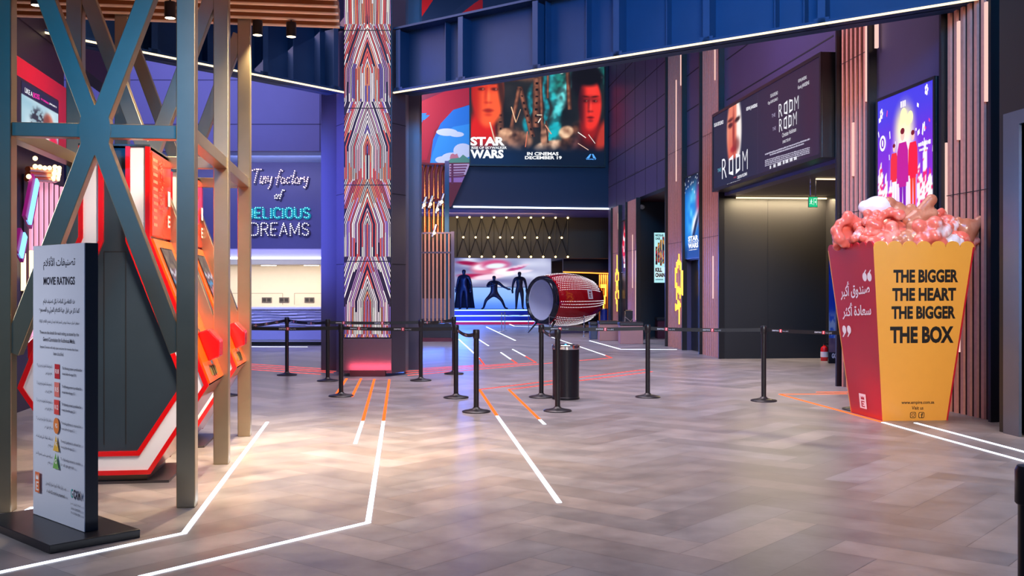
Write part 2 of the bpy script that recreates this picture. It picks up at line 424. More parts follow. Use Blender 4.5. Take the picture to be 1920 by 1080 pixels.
# corridor recess with the framed lightbox
bc = WR.b(1230, 634, 31.3)
m = MB(WR.M)
m.box(AW+T, 9.6, 31.3, 31.5, 0, Z_COR); struct(m.build('wall_corridor_back', mat('charcoal_wall', (48,50,62), 0.55, noise=0.06)))
m = MB(WR.M); m.box(9.4, 9.6, B_COR[0]-0.2, 31.3, 0, Z_COR); m.box(AW+T, 9.4, B_COR[0]-0.2, B_COR[0], 0, Z_COR); struct(m.build('wall_corridor_side', M_BLACK))
m = MB(WR.M); m.box(AW+T, 9.6, B_COR[0]-0.2, 31.5, Z_COR, Z_COR+0.1); struct(m.build('ceiling_corridor', mat('maroon_soffit', (92,26,44), 0.5, noise=0.05)))
# doors in the right wall
def wall_door(name, b0, b1, zt):
    m = MB(WR.M); m.box(AW+0.12, AW+0.17, b0, b1, 0, zt); d = struct(m.build(name, mat(name+'_leaf', (16,15,20), 0.3, noise=0.05)))
    m = MB(WR.M); h = (b0*0.62+b1*0.38); m.box(AW+0.06, AW+0.12, h-0.02, h+0.02, 0.02, zt-0.02); m.build('door_edge', M_COLM, d)
    m = MB(WR.M); m.box(AW+0.04, AW+0.07, h-0.14, h-0.10, 0.85, 1.35); m.build('door_handle', M_CHROME, d)
wall_door('door_1', B_DR[0], B_DR[1], 2.16)

# far upper wall with the mural, lower fascia, soffit
b_up = B_END
m = MB(WR.M); m.box(-1.4, AW+T, b_up, b_up+0.3, Z_COR, 13); struct(m.build('wall_far', M_NAVY))
m = MB(WR.M); m.box(-14, -1.4, b_up-0.4, b_up+0.3, 0, 13); struct(m.build('wall_far_left', M_NAVY))
m = MB(WR.M); m.box(-1.4, 9.3, b_up+0.3, 39.0, Z_COR+0.02, Z_COR+0.2); struct(m.build('ceiling_far', mat('violet_grey_soffit', (120,104,140), 0.5, noise=0.05)))
B_F = 38.8
zf0 = WR.b(1000, 484, B_F).z; zf1 = Z_COR + 0.02
xl = WR.b(845, 440, B_F).x; xr = WR.b(1152, 440, B_F).x
m = MB(WR.M); m.box(xl-1.6, 9.2, B_F, B_F+0.25, zf0, zf1); struct(m.build('wall_fascia', mat('dark_olive_fascia', (56,50,40), 0.5, noise=0.06)))
# dark lobby corner under the fascia, right of the stage
m = MB(WR.M); xa = WR.b(1046, 520, 41.5).x; m.box(xa, 9.2, 43.4, 43.6, 0, zf0+0.3); struct(m.build('wall_lobby_corner', M_BLACK))
m = MB(WR.M); m.box(xa, 9.2, 39.05, 43.6, zf0, zf0+0.2); struct(m.build('ceiling_lobby_corner', M_BLACK))
m = MB(WR.M); m.box(9.1, 9.3, B_END, 43.6, 0, Z_COR); struct(m.build('wall_lobby_side', M_BLACK))
m = MB(WR.M); m.box(xa, 9.1, 40.0, 40.2, WR.b(1100, 510, 40).z, zf0); struct(m.build('wall_lobby_bulkhead', mat('bulkhead_paint', (34,30,44), 0.5, noise=0.05)))
# near portal at the right edge of the hall
ap = WR.z(1886, 812).x; bp_ = WR.z(1886, 812).y
m = MB(WR.M); m.box(ap, AW+0.2, bp_, bp_+0.12, 0, 9.0); struct(m.build('wall_portal_return', M_BLACK))
zp = WR.a(1892, 213, ap).z
M_PORT = mat('satin_grey_jamb', (96,100,116), 0.35, 0.4, noise=0.05)
m = MB(WR.M)
m.box(ap-0.03, ap, bp_-0.28, bp_, 0, zp); m.box(ap-0.03, ap, bp_-5, bp_-0.28, zp-0.14, zp)
struct(m.build('trim_3', M_PORT))
m = MB(WR.M); m.box(ap+0.05, ap+0.1, bp_-5, bp_-0.28, 0, zp-0.14); struct(m.build('door_2', mat('teal_glass_door', (46,124,156), 0.2, 0.0, noise=0.05)))
m = MB(WR.M); m.box(ap, ap+0.3, bp_-5, bp_, zp, 9); struct(m.build('wall_portal', M_BLACK))

# ------------------------------------------------------------------ left side walls
AL = WL.I @ Vector((-6.15, 14.0, 0))
aL, bL = AL.x, AL.y
m = MB(WL.M); m.box(aL-0.25, aL, 9, 18.5, 4.75, 9); m.box(aL-0.25, aL-0.02, 9, 15.1, 0, 4.75); struct(m.build('wall_left', mat('aubergine_wall', (38,18,26), 0.5, noise=0.08)))
# snack bar walls (plan frame W0)
M_VIO = mat('lavender_wall_paint', (126,124,178), 0.55, noise=0.05, nscale=2)
YU, YS, YC, YB = 26.0, 28.4, 26.9, 31.0
zu = at(500, 283, YU).z; zs0 = at(500, 484, YS).z; zs1 = zu
xr_ = at(606, 300, YS).x
m = MB(); m.box(-16, at(602,200,YU).x, YU, YU+0.25, zu, 11); struct(m.build('wall_snack_bar_upper', M_VIO))
m = MB()
for py in (70, 150, 233):
    z = at(500, py, YU).z; m.box(-16, at(602,200,YU).x, YU-0.006, YU, z-0.012, z+0.012)
for px in (170, 640-40):
    x = at(px, 200, YU).x; m.box(x-0.012, x+0.012, YU-0.006, YU, zu, 11)
struct(m.build('trim_4', mat('lavender_joint', (70,68,110), 0.6)))
m = MB(); m.box(-16, xr_+0.6, YU+0.25, YS+0.2, zu-0.0, zu+0.15); struct(m.build('ceiling_snack_bar_soffit', mat('pale_soffit', (150,170,220), 0.5, noise=0.03)))
M_IND = mat('indigo_sign_wall', (66,66,120), 0.5, noise=0.05, nscale=3)
m = MB(); m.box(-16, xr_+0.6, YS, YS+0.2, at(500,466,YS).z, zs1)
struct(m.build('wall_snack_bar_sign', M_IND))
m = MB(); m.box(-16, xr_+0.6, YS+0.02, YS+0.2, zs0, at(500,466,YS).z); struct(m.build('trim_5', mat('pale_lilac_valance', (190,186,240), 0.5, noise=0.03)))
m = MB(); m.box(-16, xr_+0.6, YS+0.2, YB+0.2, 2.15, zs0+0.15); struct(m.build('ceiling_snack_bar', mat('cream_ceiling', (214,206,190), 0.6, noise=0.03)))
m = MB(); m.box(-16, xr_+0.6, YB, YB+0.2, 0, zs0+0.1); struct(m.build('wall_snack_bar_back', mat('cream_wall', (240,230,212), 0.6, noise=0.03)))
m = MB(); m.box(xr_+0.4, xr_+0.6, YS+0.2, YB, 0, zs0); struct(m.build('wall_snack_bar_end', mat('cream_end_wall', (236,226,208), 0.6)))
m = MB()
for px in (530, 552):
    x = at(px, 540, YB).x; m.box(x-0.008, x+0.008, YB-0.006, YB, 1.0, at(500,550,YB).z)
z = at(500,550,YB).z; m.box(-16, at(530,540,YB).x, YB-0.006, YB, z-0.008, z+0.008); m.box(at(552,540,YB).x, xr_+0.4, YB-0.006, YB, z-0.008, z+0.008)
struct(m.build('trim_6', mat('cream_joint', (176,164,146), 0.6)))
area('snack_bar_sign_wash', (-7.0, 26.7, 4.7), (-7.0, 28.4, 3.4), 5, 75, (0.62, 0.62, 1.0), 0.5)
area('snack_bar_downlight_wash', (-7.0, 29.7, 2.1), (-7.0, 30.2, 0), 5, 95, (1, 0.86, 0.68), 0.6)

# ------------------------------------------------------------------ light lines on the building
def led(name, pts, w, mt, label, cat='light', group=None, h=0.012):
    m = MB(); pts = [Vector(p) for p in pts]
    for p, q in zip(pts, pts[1:]): m.bar(p, q, w, h, (q-p).cross(Vector((0,0,1))) if abs((q-p).normalized().z) < 0.9 else (1,0,0))
    return tag(m.build(name, mt), label, cat, group)
def wrp(px, py, b): return WR.M @ WR.b(px, py, b)
led('light_line', [wrp(850, 387.5, b_up-0.03), wrp(1148, 391.5, b_up-0.03)], 0.06, M_WHITELED, 'long white light line along the bottom edge of the navy far wall', h=0.05)
led('light_line', [wrp(843, 403, B_F-0.05), wrp(885, 403.5, B_F-0.05)], 0.05, M_WARMLED, 'short warm light line at the left top of the bulb-studded fascia', h=0.04)
led('light_line', [wrp(1036, 405.5, B_F-0.05), wrp(1156, 407, B_F-0.05)], 0.05, M_WARMLED, 'warm light line at the right top of the olive fascia', h=0.04)
led('light_line', [wrp(1056, 510, 39.95), wrp(1143, 513, 39.95)], 0.05, mat('orange_line', (255,150,60), emit=(255,140,50), es=3), 'orange light line over the dark doorway behind the red studded pod', h=0.04)
zz = Z_REC - 0.02
led('light_line', [WR.w(AW+T, b1-0.05, zz-.02), WR.w(8.74, b1-0.05, zz-.02)], 0.05, M_WARMLED, 'warm light line along the top of the black recess back wall', h=0.03)
bb = 1940*(zz-EYE)/211
led('light_line', [WR.w(AW+0.55, bb, zz), WR.w(8.74, bb, zz)], 0.04, M_WARMLED, 'short warm light line on the recess ceiling in front of the exit sign', h=0.02)
led('light_line', [at(380, 484, YS-0.02), at(604, 484, YS-0.02)], 0.1, M_WHITELED, 'broad white light line under the indigo snack bar sign wall', h=0.06)
area('recess_cove_light', tuple(WR.w(7.7, b1-0.25, Z_REC-0.06)), tuple(WR.w(7.7, b1-0.02, 0)), 2.0, 110, (1, 0.80, 0.48), 0.08)

# ------------------------------------------------------------------ girders meeting at the LED column
YCOL = 17.6
def girder(label, P, Q, stiff, thin, name='steel_girder'):
    """P, Q = ends of the lower lit edge; stiff = pixel columns of the bracketed stiffeners"""
    P, Q = Vector(P), Vector(Q); d = (Q - P).normalized(); up = Vector((0, 0, 1))
    n = d.cross(up); n = n if n.y < 0 else -n            # toward the viewer
    h = 1.06; L = (Q - P).length
    g = thing(name, label, 'girder', P)
    m = MB(); m.prism([P - n*0.28 - n*0.015, P - n*0.28 + n*0.015, Q - n*0.28 + n*0.015, Q - n*0.28 - n*0.015], up*h); m.build('web', M_STEEL, g)
    m = MB(); m.prism([P - n*0.5, P, Q, Q - n*0.5], up*0.035); m.build('lower_flange', M_STEEL, g)
    m = MB(); m.prism([P - n*0.5 + up*h, P + up*h, Q + up*h, Q - n*0.5 + up*h], up*0.035); m.build('upper_flange', M_STEEL, g)
    def along(px):      # distance along PQ seen at pixel column px
        k = (px-960)/F
        return (k*P.y - P.x) / (d.x - k*d.y)
    for px in stiff:
        c = P + d*along(px)
        m = MB(); m.prism([c - n*0.27 - d*0.012, c - n*0.02 - d*0.012, c - n*0.02 + d*0.012, c - n*0.27 + d*0.012], up*(h-0.03) )
        m.prism([c - n*0.02 - d*0.05, c - d*0.05, c + d*0.05, c - n*0.02 + d*0.05], up*(h-0.02))
        st = m.build('stiffener', M_STEEL, g)
        m = MB(); m.prism([c + n*0.0 - d*0.10 + up*0.036, c - n*0.2 - d*0.02 + up*0.036, c - n*0.2 + d*0.02 + up*0.036, c + d*0.10 + up*0.036], up*0.03); m.build('bracket', M_STEEL, st)
    for px in thin:
        c = P + d*along(px)
        m = MB(); m.prism([c - n*0.27 - d*0.008, c - n*0.13 - d*0.008, c - n*0.13 + d*0.008, c - n*0.27 + d*0.008], up*(h-0.01)); m.build('web_plate', M_STEEL, g)
    m = MB(); m.prism([P - n*0.03 - up*0.022, P - up*0.022, Q - up*0.022, Q - n*0.03 - up*0.022], up*0.022); m.build('light_strip', M_WARMLED, g)
    return g
gr0 = at(737, 172.5, YCOL); gr1 = at(1800, 0, 12.0); dd = (gr1-gr0)/(gr1.x-gr0.x); gr1 = gr0 + dd*(5.35-gr0.x); gr1.z = gr0.z
gl0 = at(650, 165.3, YCOL); gl1 = at(30, 37.9, 13.15); gl1 = gl0 + (gl1-gl0)*1.15; gl1.z = gl0.z = gr0.z
girder('steel girder with warm lit lower edge running from LED column to the right slatted wall', gr0, gr1, (746, 863, 1003, 1155, 1324, 1540), (825, 1014, 1090, 1241, 1445, 1500))
girder('steel girder with warm lit lower edge running left from the LED column behind wood canopy', gl0, gl1, (630, 498, 290), (610, 560, 400))

# ------------------------------------------------------------------ LED column
cx, cy = at(690.5, 540, YCOL).x, YCOL
pxm = F / YCOL
col = thing('display_column', 'eight-sided grey column carrying a tall striped LED screen', 'column', (cx, cy, 0))
hw = 0.40
oct_ = [(-hw, 0.0), (hw, 0.0), (hw+0.20, 0.34), (hw+0.20, 0.86), (hw, 1.2), (-hw, 1.2), (-hw-0.20, 0.86), (-hw-0.20, 0.34)]
m = MB(Matrix.Translation((cx, cy, 0))); m.prism([(x, y, 0.05) for x, y in oct_], (0, 0, 10)); m.build('column_cladding', M_COLM, col)
m = MB(Matrix.Translation((cx, cy, 0)))
for z in (1.9, 3.1, 4.3):
    for s in (-1, 1): m.prism([(s*(hw+0.003), 0.0-0.003, z), (s*(hw+0.203), 0.337, z), (s*(hw+0.203), 0.337, z+0.012), (s*(hw+0.003), -0.003, z+0.012)], (0.001*s, -0.001, 0))
m.build('cladding_joint', M_SEAM, col)
zb = at(690, 633, YCOL).z
m = MB(Matrix.Translation((cx, cy, 0))); m.box(-hw-0.01, hw+0.01, -0.12, 0.0, at(690, 695, YCOL-.12).z, zb - 0.01); m.build('base_panel', M_PLINTH, col, bev=0.006)
m = MB(Matrix.Translation((cx, cy, 0))); m.box(-0.30, 0.30, -0.10, 0.1, 0, at(690, 695, YCOL-.12).z); m.build('plinth', M_BLKPL, col)
m = MB(Matrix.Translation((cx, cy, 0))); m.box(-hw+0.005, hw-0.005, -0.10, 0.0, zb, 9.5); scr = m.build('screen_casing', M_BLKPL, col)

def led_pattern():
    """mirrored chevron light lines, a moving graphic shown on the LED column"""
    m = bpy.data.materials.new('chevron_led_graphic'); m.use_nodes = True; nt = m.node_tree; N = nt.nodes; Lk = nt.links
    b = N['Principled BSDF']; b.inputs['Base Color'].default_value = (0.01, 0.01, 0.012, 1); b.inputs['Roughness'].default_value = 0.3
    tc = N.new('ShaderNodeTexCoord'); sp = N.new('ShaderNodeSeparateXYZ'); Lk.new(tc.outputs['Object'], sp.inputs[0])
    def mt(op, a, bb=None, c=None):
        n = N.new('ShaderNodeMath'); n.operation = op
        for i, v in enumerate((a, bb, c)):
            if v is None: continue
            if isinstance(v, (int, float)): n.inputs[i].default_value = v
            else: Lk.new(v, n.inputs[i])
        return n.outputs[0]
    x, z = sp.outputs['X'], sp.outputs['Z']
    ax = mt('ABSOLUTE', x)
    # diamond spacing 1.31 m: the lines fan out from points on the middle line
    per = 1.31
    zp = mt('DIVIDE', mt('SUBTRACT', z, 0.72), per)
    cell = mt('FLOOR', zp); t = mt('FRACT', zp)
    # every module: lines open downward from an apex, then draw in a little again
    rise = mt('MINIMUM', mt('DIVIDE', mt('SUBTRACT', 1.0, t), 0.58), 1.0)
    wob = N.new('ShaderNodeTexNoise'); wob.noise_dimensions = '1D'; wob.inputs['Scale'].default_value = 1.3; Lk.new(z, wob.inputs['W'])
    ph = mt('SUBTRACT', mt('MULTIPLY', ax, 36.0), mt('MULTIPLY', rise, 9.0))
    ph = mt('ADD', ph, mt('MULTIPLY', wob.outputs['Fac'], 1.0))
    idx = mt('FLOOR', ph); fr = mt('FRACT', ph)
    cb = N.new('ShaderNodeCombineXYZ'); Lk.new(idx, cb.inputs[0])
    Lk.new(mt('FLOOR', mt('ADD', mt('MULTIPLY', z, 1.7), mt('MULTIPLY', mt('SINE', mt('MULTIPLY', idx, 12.9)), 3.0))), cb.inputs[1])
    wn = N.new('ShaderNodeTexWhiteNoise'); wn.noise_dimensions = '2D'; Lk.new(cb.outputs[0], wn.inputs['Vector'])
    sep = N.new('ShaderNodeSeparateColor'); Lk.new(wn.outputs['Color'], sep.inputs[0])
    half = mt('ADD', mt('MULTIPLY', sep.outputs[0], 0.18), 0.13)
    on = mt('LESS_THAN', mt('ABSOLUTE', mt('SUBTRACT', fr, 0.5)), half)
    on = mt('MULTIPLY', on, mt('GREATER_THAN', sep.outputs[1], 0.08))
    rp = N.new('ShaderNodeValToRGB'); e = rp.color_ramp; e.interpolation = 'CONSTANT'
    e.elements[0].position = 0; e.elements[0].color = rgb(255,238,240)
    e.elements[1].position = 0.28; e.elements[1].color = rgb(236,92,78)
    for p, c in ((0.46, (255,250,232)), (0.60, (206,150,210)), (0.76, (255,146,96)), (0.86, (132,104,196)), (0.94, (250,190,200))):
        k = e.elements.new(p); k.color = rgb(*c)
    Lk.new(sep.outputs[2], rp.inputs[0])
    bg = mt('MULTIPLY', mt('SUBTRACT', 1.0, on), 1.0)
    mx = N.new('ShaderNodeMix'); mx.data_type = 'RGBA'; Lk.new(on, mx.inputs[0]); mx.inputs[6].default_value = rgb(30, 16, 44); Lk.new(rp.outputs[0], mx.inputs[7])
    Lk.new(mx.outputs[2], b.inputs['Emission Color']); b.inputs['Emission Strength'].default_value = 1.15
    return m
m = MB(Matrix.Translation((cx, cy, 0)))
m.box(-hw+0.012, hw-0.012, -0.112, -0.10, zb+0.01, 9.5); m.build('led_screen', led_pattern(), scr)
m = MB(Matrix.Translation((cx, cy, 0)))
for py in (57, 203, 347, 490):
    z = at(690, py, YCOL-0.11).z; m.box(-hw+0.012, hw-0.012, -0.115, -0.108, z-0.008, z+0.008)
m.build('module_joint', M_SEAM, scr)
area('column_blue_fill', (-4.3, 17.0, 3.0), (-2.95, 17.8, 3.0), 0.4, 130, (0.12, 0.16, 1.0), 3.0, 100)  # added lamp imitating snack bar light on the column's left flank
area('column_foot_red_glow', (cx, cy-0.75, 0.12), (cx, cy, 0.3), 0.8, 3, (1, 0.10, 0.16), 0.1)
# steel columns behind it
def hcol(px0, px1, Y, label):
    x0, x1 = at(px0, 540, Y).x, at(px1, 540, Y).x
    c = thing('steel_column', label, 'column', ((x0+x1)/2, Y, 0))
    m = MB(); m.box(x0, x1, Y, Y+0.03, 0, 9.5); m.build('flange', M_COLM, c)
    m = MB(); m.box((x0+x1)/2-0.012, (x0+x1)/2+0.012, Y+0.03, Y+0.4, 0, 9.5); m.build('web', M_COLM, c)
    m = MB(); m.box(x0, x1, Y+0.4, Y+0.43, 0, 9.5); m.build('flange', M_COLM, c)
hcol(602, 634, 18.9, 'tall grey steel column just left of the LED column')
hcol(757, 787, 19.0, 'tall grey steel column just right of the LED column')

# ------------------------------------------------------------------ steel lattice tower (frame WL)
t0 = WL.I @ fl(351, 948.5); aR, b0 = t0.x, t0.y
aLf = WL.b(8, 540, b0).x
ps = 0.125
rowb = [b0, b0 + 1.74, b0 + 3.42]
tower = thing('steel_tower', 'open lattice tower of square steel posts with crossed braces around the red kiosks', 'tower', WL.w((aR+aLf)/2, rowb[1], 0), math.radians(8.07))
ZT, ZN, ZBm = 4.72, 2.566, 0.105
for b in rowb:
    for a in (aLf, aR):
        m = MB(WL.M); m.box(a-ps/2, a+ps/2, b-ps/2, b+ps/2, 0, ZT); m.build('post', M_TOWER, tower, bev=0.006)
for k, b in enumerate(rowb):
    ac = (aLf+aR)/2; e = 0.0
    m = MB(WL.M); m.box(aLf+ps/2, aR-ps/2, b-0.05, b+0.05, ZN-0.05, ZN+0.045); m.build('cross_bar', M_TOWER, tower, bev=0.004)
    for sx in (-1, 1):
        xe = aR - ps/2 if sx > 0 else aLf + ps/2
        for sz in (-1, 1):
            m = MB(WL.M); m.bar((ac + sx*0.0, b, ZN), (xe + sx*0.01, b, ZN + sz*1.50), 0.115, 0.11 - 0.002*k, (1,0,0)); m.build('brace', M_TOWER, tower, bev=0.004)
for b in rowb:
    m = MB(WL.M); m.prism([((aLf+aR)/2 + 0.105*math.cos(math.pi*k/6), b-0.0556, ZN + 0.17*math.sin(math.pi*k/6)) for k in range(12)], (0, 0.1112, 0)); m.build('node_plate', M_TOWER, tower)
for a in (aLf, aR):
    for q0, q1 in ((rowb[0], rowb[1]), (rowb[1], rowb[2])):
        m = MB(WL.M); m.box(a-0.05, a+0.05, q0+ps/2, q1-ps/2, ZN-0.05, ZN+0.045); m.build('cross_bar', M_TOWER, tower, bev=0.004)

# slatted canopy over the tower
zc = 4.25
cb_ = (WL.I @ at(637, 52, 10.75)); cR, cF = cb_.x, cb_.y
zc = cb_.z
can = thing('wood_slat_canopy', 'warm oak slatted canopy hanging over the steel tower', 'canopy', WL.w((aLf+aR)/2, rowb[1], zc), math.radians(8.07))
nb = 20
for i in range(nb):
    b = cF - i*0.262
    m = MB(WL.M); m.box(aLf-1.2, cR, b-0.03, b+0.03, zc+0.012, zc+0.19); sl_ = m.build('slat', M_WOOD, can)
    m = MB(WL.M); m.box(aLf-1.2, cR, b-0.032, b+0.032, zc, zc+0.012); m.build('slat_lit_edge', M_LITEDGE, sl_)  # bottom strip in the paler tone imitates the lit underside
m = MB(WL.M)
for a in (aLf-0.6, (aLf+aR)/2, cR-0.25): m.box(a-0.03, a+0.03, cF-(nb-1)*0.262, cF, zc+0.19, zc+0.27)
m.build('carrier_rail', M_BLKPL, can)

# pendant spot lamps under the canopy
def pendant(px, py, Y, label):
    p = at(px, py, Y); r = 0.05; h = 0.145
    t = thing('pendant_spotlight', label, 'lamp', p, 0, 'black cylinder spotlights under the slatted canopy')
    m = MB(); m.lathe([(r, 0.004), (r, h), (r*0.5, h+0.006), (0, h+0.006)], 20, p, cap=False); m.lathe([(r*0.9, 0.0), (r, 0.0), (r, 0.006)], 20, p, cap=False); m.build('lamp_body', M_BLKPL, t, True)
    m = MB(); m.lathe([(0.0, 0.0), (r*0.9, 0.0), (r*0.9, 0.003), (0, 0.003)], 20, p); m.build('lamp_lens', glow('lamp_lens_glow', (255,232,190), 8), t)
    m = MB(); m.tube([p + Vector((0,0,h)), Vector((p.x, p.y, zc+0.05))], 0.008, 6); m.build('stem', M_BLKPL, t)
    return p
lamps = [pendant(483, 66, 10.45, 'black pendant spotlight hanging right of the rear tower post, nearer to that post'),
         pendant(546, 69, 10.45, 'black pendant spotlight hanging farthest from the tower near the canopy end'),
         pendant(319, 34, 9.35, 'black pendant spotlight hanging just left of the front right tower post'),
         pendant(69, 10, 8.9, 'black pendant spotlight at upper left over the poster screen')]
for i, p in enumerate(lamps):
    spot('pendant_light', (p.x, p.y, p.z - 0.02), (p.x + 0.25, p.y - 0.5, 0), (500, 760, 420, 120)[i], (1, 0.74, 0.42), 88, 0.9, 0.04)
# more lamps of the same row nearer the viewer, above the frame
for x, y, e in ((-2.0, 8.7, 700), (-3.3, 7.9, 260), (-2.9, 9.3, 260)):
    spot('pendant_light', (x, y, zc - 0.15), (x + 0.35, y - 0.3, 0), e, (1, 0.74, 0.42), 90, 0.9, 0.04)

# ------------------------------------------------------------------ ticket kiosks
def offset(poly, d):
    n = len(poly); out = []
    for i in range(n):
        p0, p1, p2 = Vector(poly[i-1]), Vector(poly[i]), Vector(poly[(i+1) % n])
        e1 = (p1-p0).normalized(); e2 = (p2-p1).normalized()
        n1 = Vector((-e1.y, e1.x)); n2 = Vector((-e2.y, e2.x))
        k = (n1+n2); k /= k.dot(n1) if abs(k.dot(n1)) > 1e-6 else 1
        out.append(tuple(p1 + k*d))
    return out
half = [(0.265, 0.07), (0.70, 0.745), (0.262, 1.89), (0.262, 2.585)]
OUT = half + [(-x, z) for x, z in half[::-1]]
KD = 0.86
def E_logo(A, u, v, w, h, col, bg=None):
    """the E and crown emblem of the cinema"""
    if bg: A.rect(u-w*0.25, v-h*0.12, u+w*1.25, v+h*1.12, bg)
    A.rect(u, v, u+w*0.3, v+h*0.55, col)
    for z in (0, 0.225, 0.45): A.rect(u, v+h*z, u+w*(1.0 if z != 0.225 else 0.8), v+h*(z+0.1), col, up=False)
    A.poly([(u, v+h*0.68), (u+w, v+h*0.68), (u+w, v+h), (u+w*0.75, v+h*0.84), (u+w*0.5, v+h), (u+w*0.25, v+h*0.84), (u, v+h)], col)
M_KSCR = attr_mat('kiosk_screen_picture', True, s=0.9)
def kiosk(label, loc, rz):
    k = thing('ticket_kiosk', label, 'kiosk', loc, rz, 'ticket kiosks in the steel tower')
    TM = PM[k.name]
    def V(poly, y): return [(x, y, z) for x, z in poly]
    i1, i2, i3 = [[(x, 2.585 if z > 2.2 else z) for x, z in offset(OUT, d)] for d in (0.035, 0.145, 0.18)]    # open at the top
    m = MB(TM); m.prism(V(offset(OUT, 0.012), 0.035), (0, KD-0.07, 0)); m.build('cabinet_body', M_DARKG, k)
    for y, e in ((0.0, 0.034), (KD-0.034, 0.034)):
        m = MB(TM); m.ring(V(OUT, y), V(i1, y), (0, e, 0)); m.build('outer_red_edge', M_RED, k)
        m = MB(TM); m.ring(V(i2, y), V(i3, y), (0, e, 0)); m.build('inner_red_edge', M_RED, k)
        m = MB(TM); m.ring(V(i1, y+0.012 if y == 0 else y), V(i2, y+0.012 if y == 0 else y), (0, 0.022, 0)); m.build('white_band', M_WHITEP, k)
    m = MB(TM); m.box(-0.085, -0.079, 0.033, 0.036, 0.3, 1.78); m.box(0.075, 0.081, 0.033, 0.036, 0.3, 1.78); m.box(-0.085, 0.081, 0.033, 0.036, 1.776, 1.782); m.build('service_door_gap', M_SEAM, k)
    for s in (1, -1):
        # header over the console
        m = MB(TM); m.box(*sorted((s*0.245, s*0.272)), 0.036, KD-0.036, 1.90, 2.56); hd = m.build('header_panel', M_HEAD, k, bev=0.01)
        r = Vector((0, s, 0)); A = Art(TM @ Vector((s*0.2725, 0.036 if s > 0 else KD-0.036, 1.90)), TM.to_3x3() @ r, (0,0,1), 0.0006)
        w, h = KD-0.072, 0.66
        rr = random.Random(5)
        for row in range(10):
            for i in range(5 - (row > 6)):
                A.rect(0.05+i*0.034, h-0.075-row*0.056, 0.05+i*0.034+0.012, h-0.075-row*0.056+0.024, (255,190,150), up=(i == 0))
        for i in range(60):
            u, v = rr.uniform(0.24, 0.42), rr.uniform(0.18, 0.6)
            A.rect(u, v, u+rr.uniform(.01,.05), v+rr.uniform(.006,.02), rr.choice(((255,120,90),(255,80,40),(200,20,30))), up=(i % 10 == 0))
        A.rect(w-0.20, 0.10, w-0.17, 0.20, (255,235,235))
        for z in (0.10, 0.14, 0.18): A.rect(w-0.20, z, w-0.10, z+0.02, (255,235,235), up=False)
        A.rect(w-0.20, 0.275, w-0.10, 0.40, (255,235,235))
        A.build('header_lettering', M_PRINT, hd)
        # sloping console
        p0, p1 = Vector((s*0.262, 0, 1.89)), Vector((s*0.70, 0, 0.745)); d = (p1-p0).normalized(); nn = Vector((-d.z*s, 0, d.x*s)) if s > 0 else Vector((d.z*-s, 0, 0))
        nn = Vector((abs(d.z)*s, 0, abs(d.x)))          # outward and up
        L = (p1-p0).length
        def cp(t, y, o=0.0): return p0 + d*(t*L) + Vector((0, y, 0)) + nn*o
        def slab(t0, t1, y0, y1, o0, o1):
            m = MB(TM); m.prism([cp(t0,y0,o0), cp(t0,y1,o0), cp(t1,y1,o0), cp(t1,y0,o0)], nn*(o1-o0)); return m
        cs = slab(0.01, 0.99, 0.04, KD-0.04, -0.02, 0.012).build('console_panel', M_ORNG, k)
        sf = slab(0.07, 0.55, 0.16, 0.62, 0.012, 0.022).build('screen_frame', M_BLKPL, k)
        ex = TM.to_3x3() @ Vector((0, s, 0)); ey = TM.to_3x3() @ (-d)
        A = Art(TM @ cp(0.54, 0.17 if s > 0 else 0.61, 0.0225), ex, ey, 0.0005)
        def fn(x, y):
            n = vnoise(x*7, y*9); c = mixc((58,52,60), (150,100,130), n)
            if y < 0.3: c = mixc((150,130,110), (70,60,70), vnoise(x*9, y*16))
            for q, cc in ((0.36, (240,240,250)), (0.5, (60,170,230)), (0.62, (240,150,170)), (0.76, (40,60,140)), (0.9, (150,190,240))):
                if abs(y-q-0.03*math.sin(x*14+q*9)) < 0.03: c = mixc(c, cc, 0.8)
            return c
        A.grid(0, 0, 0.44, 0.46*L, 18, 26, fn); A.build('kiosk_screen', M_KSCR, sf)
        # red ticket scoop, chrome catches, slots
        m = MB(TM)
        q = [cp(0.66,0.34,.012), cp(0.66,0.34,.10), cp(0.76,0.34,.15), cp(0.86,0.34,.10), cp(0.86,0.34,.012)]
        m.prism(q, (0, 0.22, 0)); sc_ = m.build('ticket_scoop', M_RED, k, bev=0.012)
        for t in (0.65, 0.87):
            m = slab(t-0.012, t+0.012, 0.26, 0.34, 0.012, 0.04); m.build('chrome_catch', M_CHROME, sc_)
        slab(0.58, 0.64, 0.2, 0.36, 0.012, 0.03).build('card_reader', M_BLKPL, k)
        m = slab(0.90, 0.955, 0.25, 0.55, 0.012, 0.016); m.build('slot_plate', mat('olive_slot_plate', (150,124,62), 0.4, 0.4), k)
        m = MB(TM)
        for y in (0.34, 0.43): m.prism([cp(0.89,y,.016), cp(0.89,y+.012,.016), cp(0.965,y+.012,.016), cp(0.965,y,.016)], nn*0.004)
        m.build('ticket_slot', M_SEAM, k)
        # underside
        m = MB(TM); m.prism([(s*0.69, 0.04, 0.735), (s*0.70, 0.04, 0.745), (s*0.275, 0.04, 0.085), (s*0.265, 0.04, 0.085)], (0, KD-0.08, 0)); m.build('under_panel', mat('rose_red_lacquer', (206,60,72), 0.15, coat=0.4), k)
    m = MB(TM); m.box(-0.262, 0.262, 0.0, KD, 2.586, 2.60); m.build('top_cap', M_DARKG, k)
    m = MB(TM); m.box(-0.23, 0.23, 0.06, KD-0.06, 0.02, 0.075); m.build('pedestal', mat('brushed_bronze_pedestal', (112,96,84), 0.35, 0.7), k)
    m = MB(TM); m.box(-0.34, 0.40, 0.02, KD-0.02, 0.0, 0.02); m.build('foot_plate', mat('steel_foot_plate', (90,84,88), 0.3, 0.7), k)
    return k
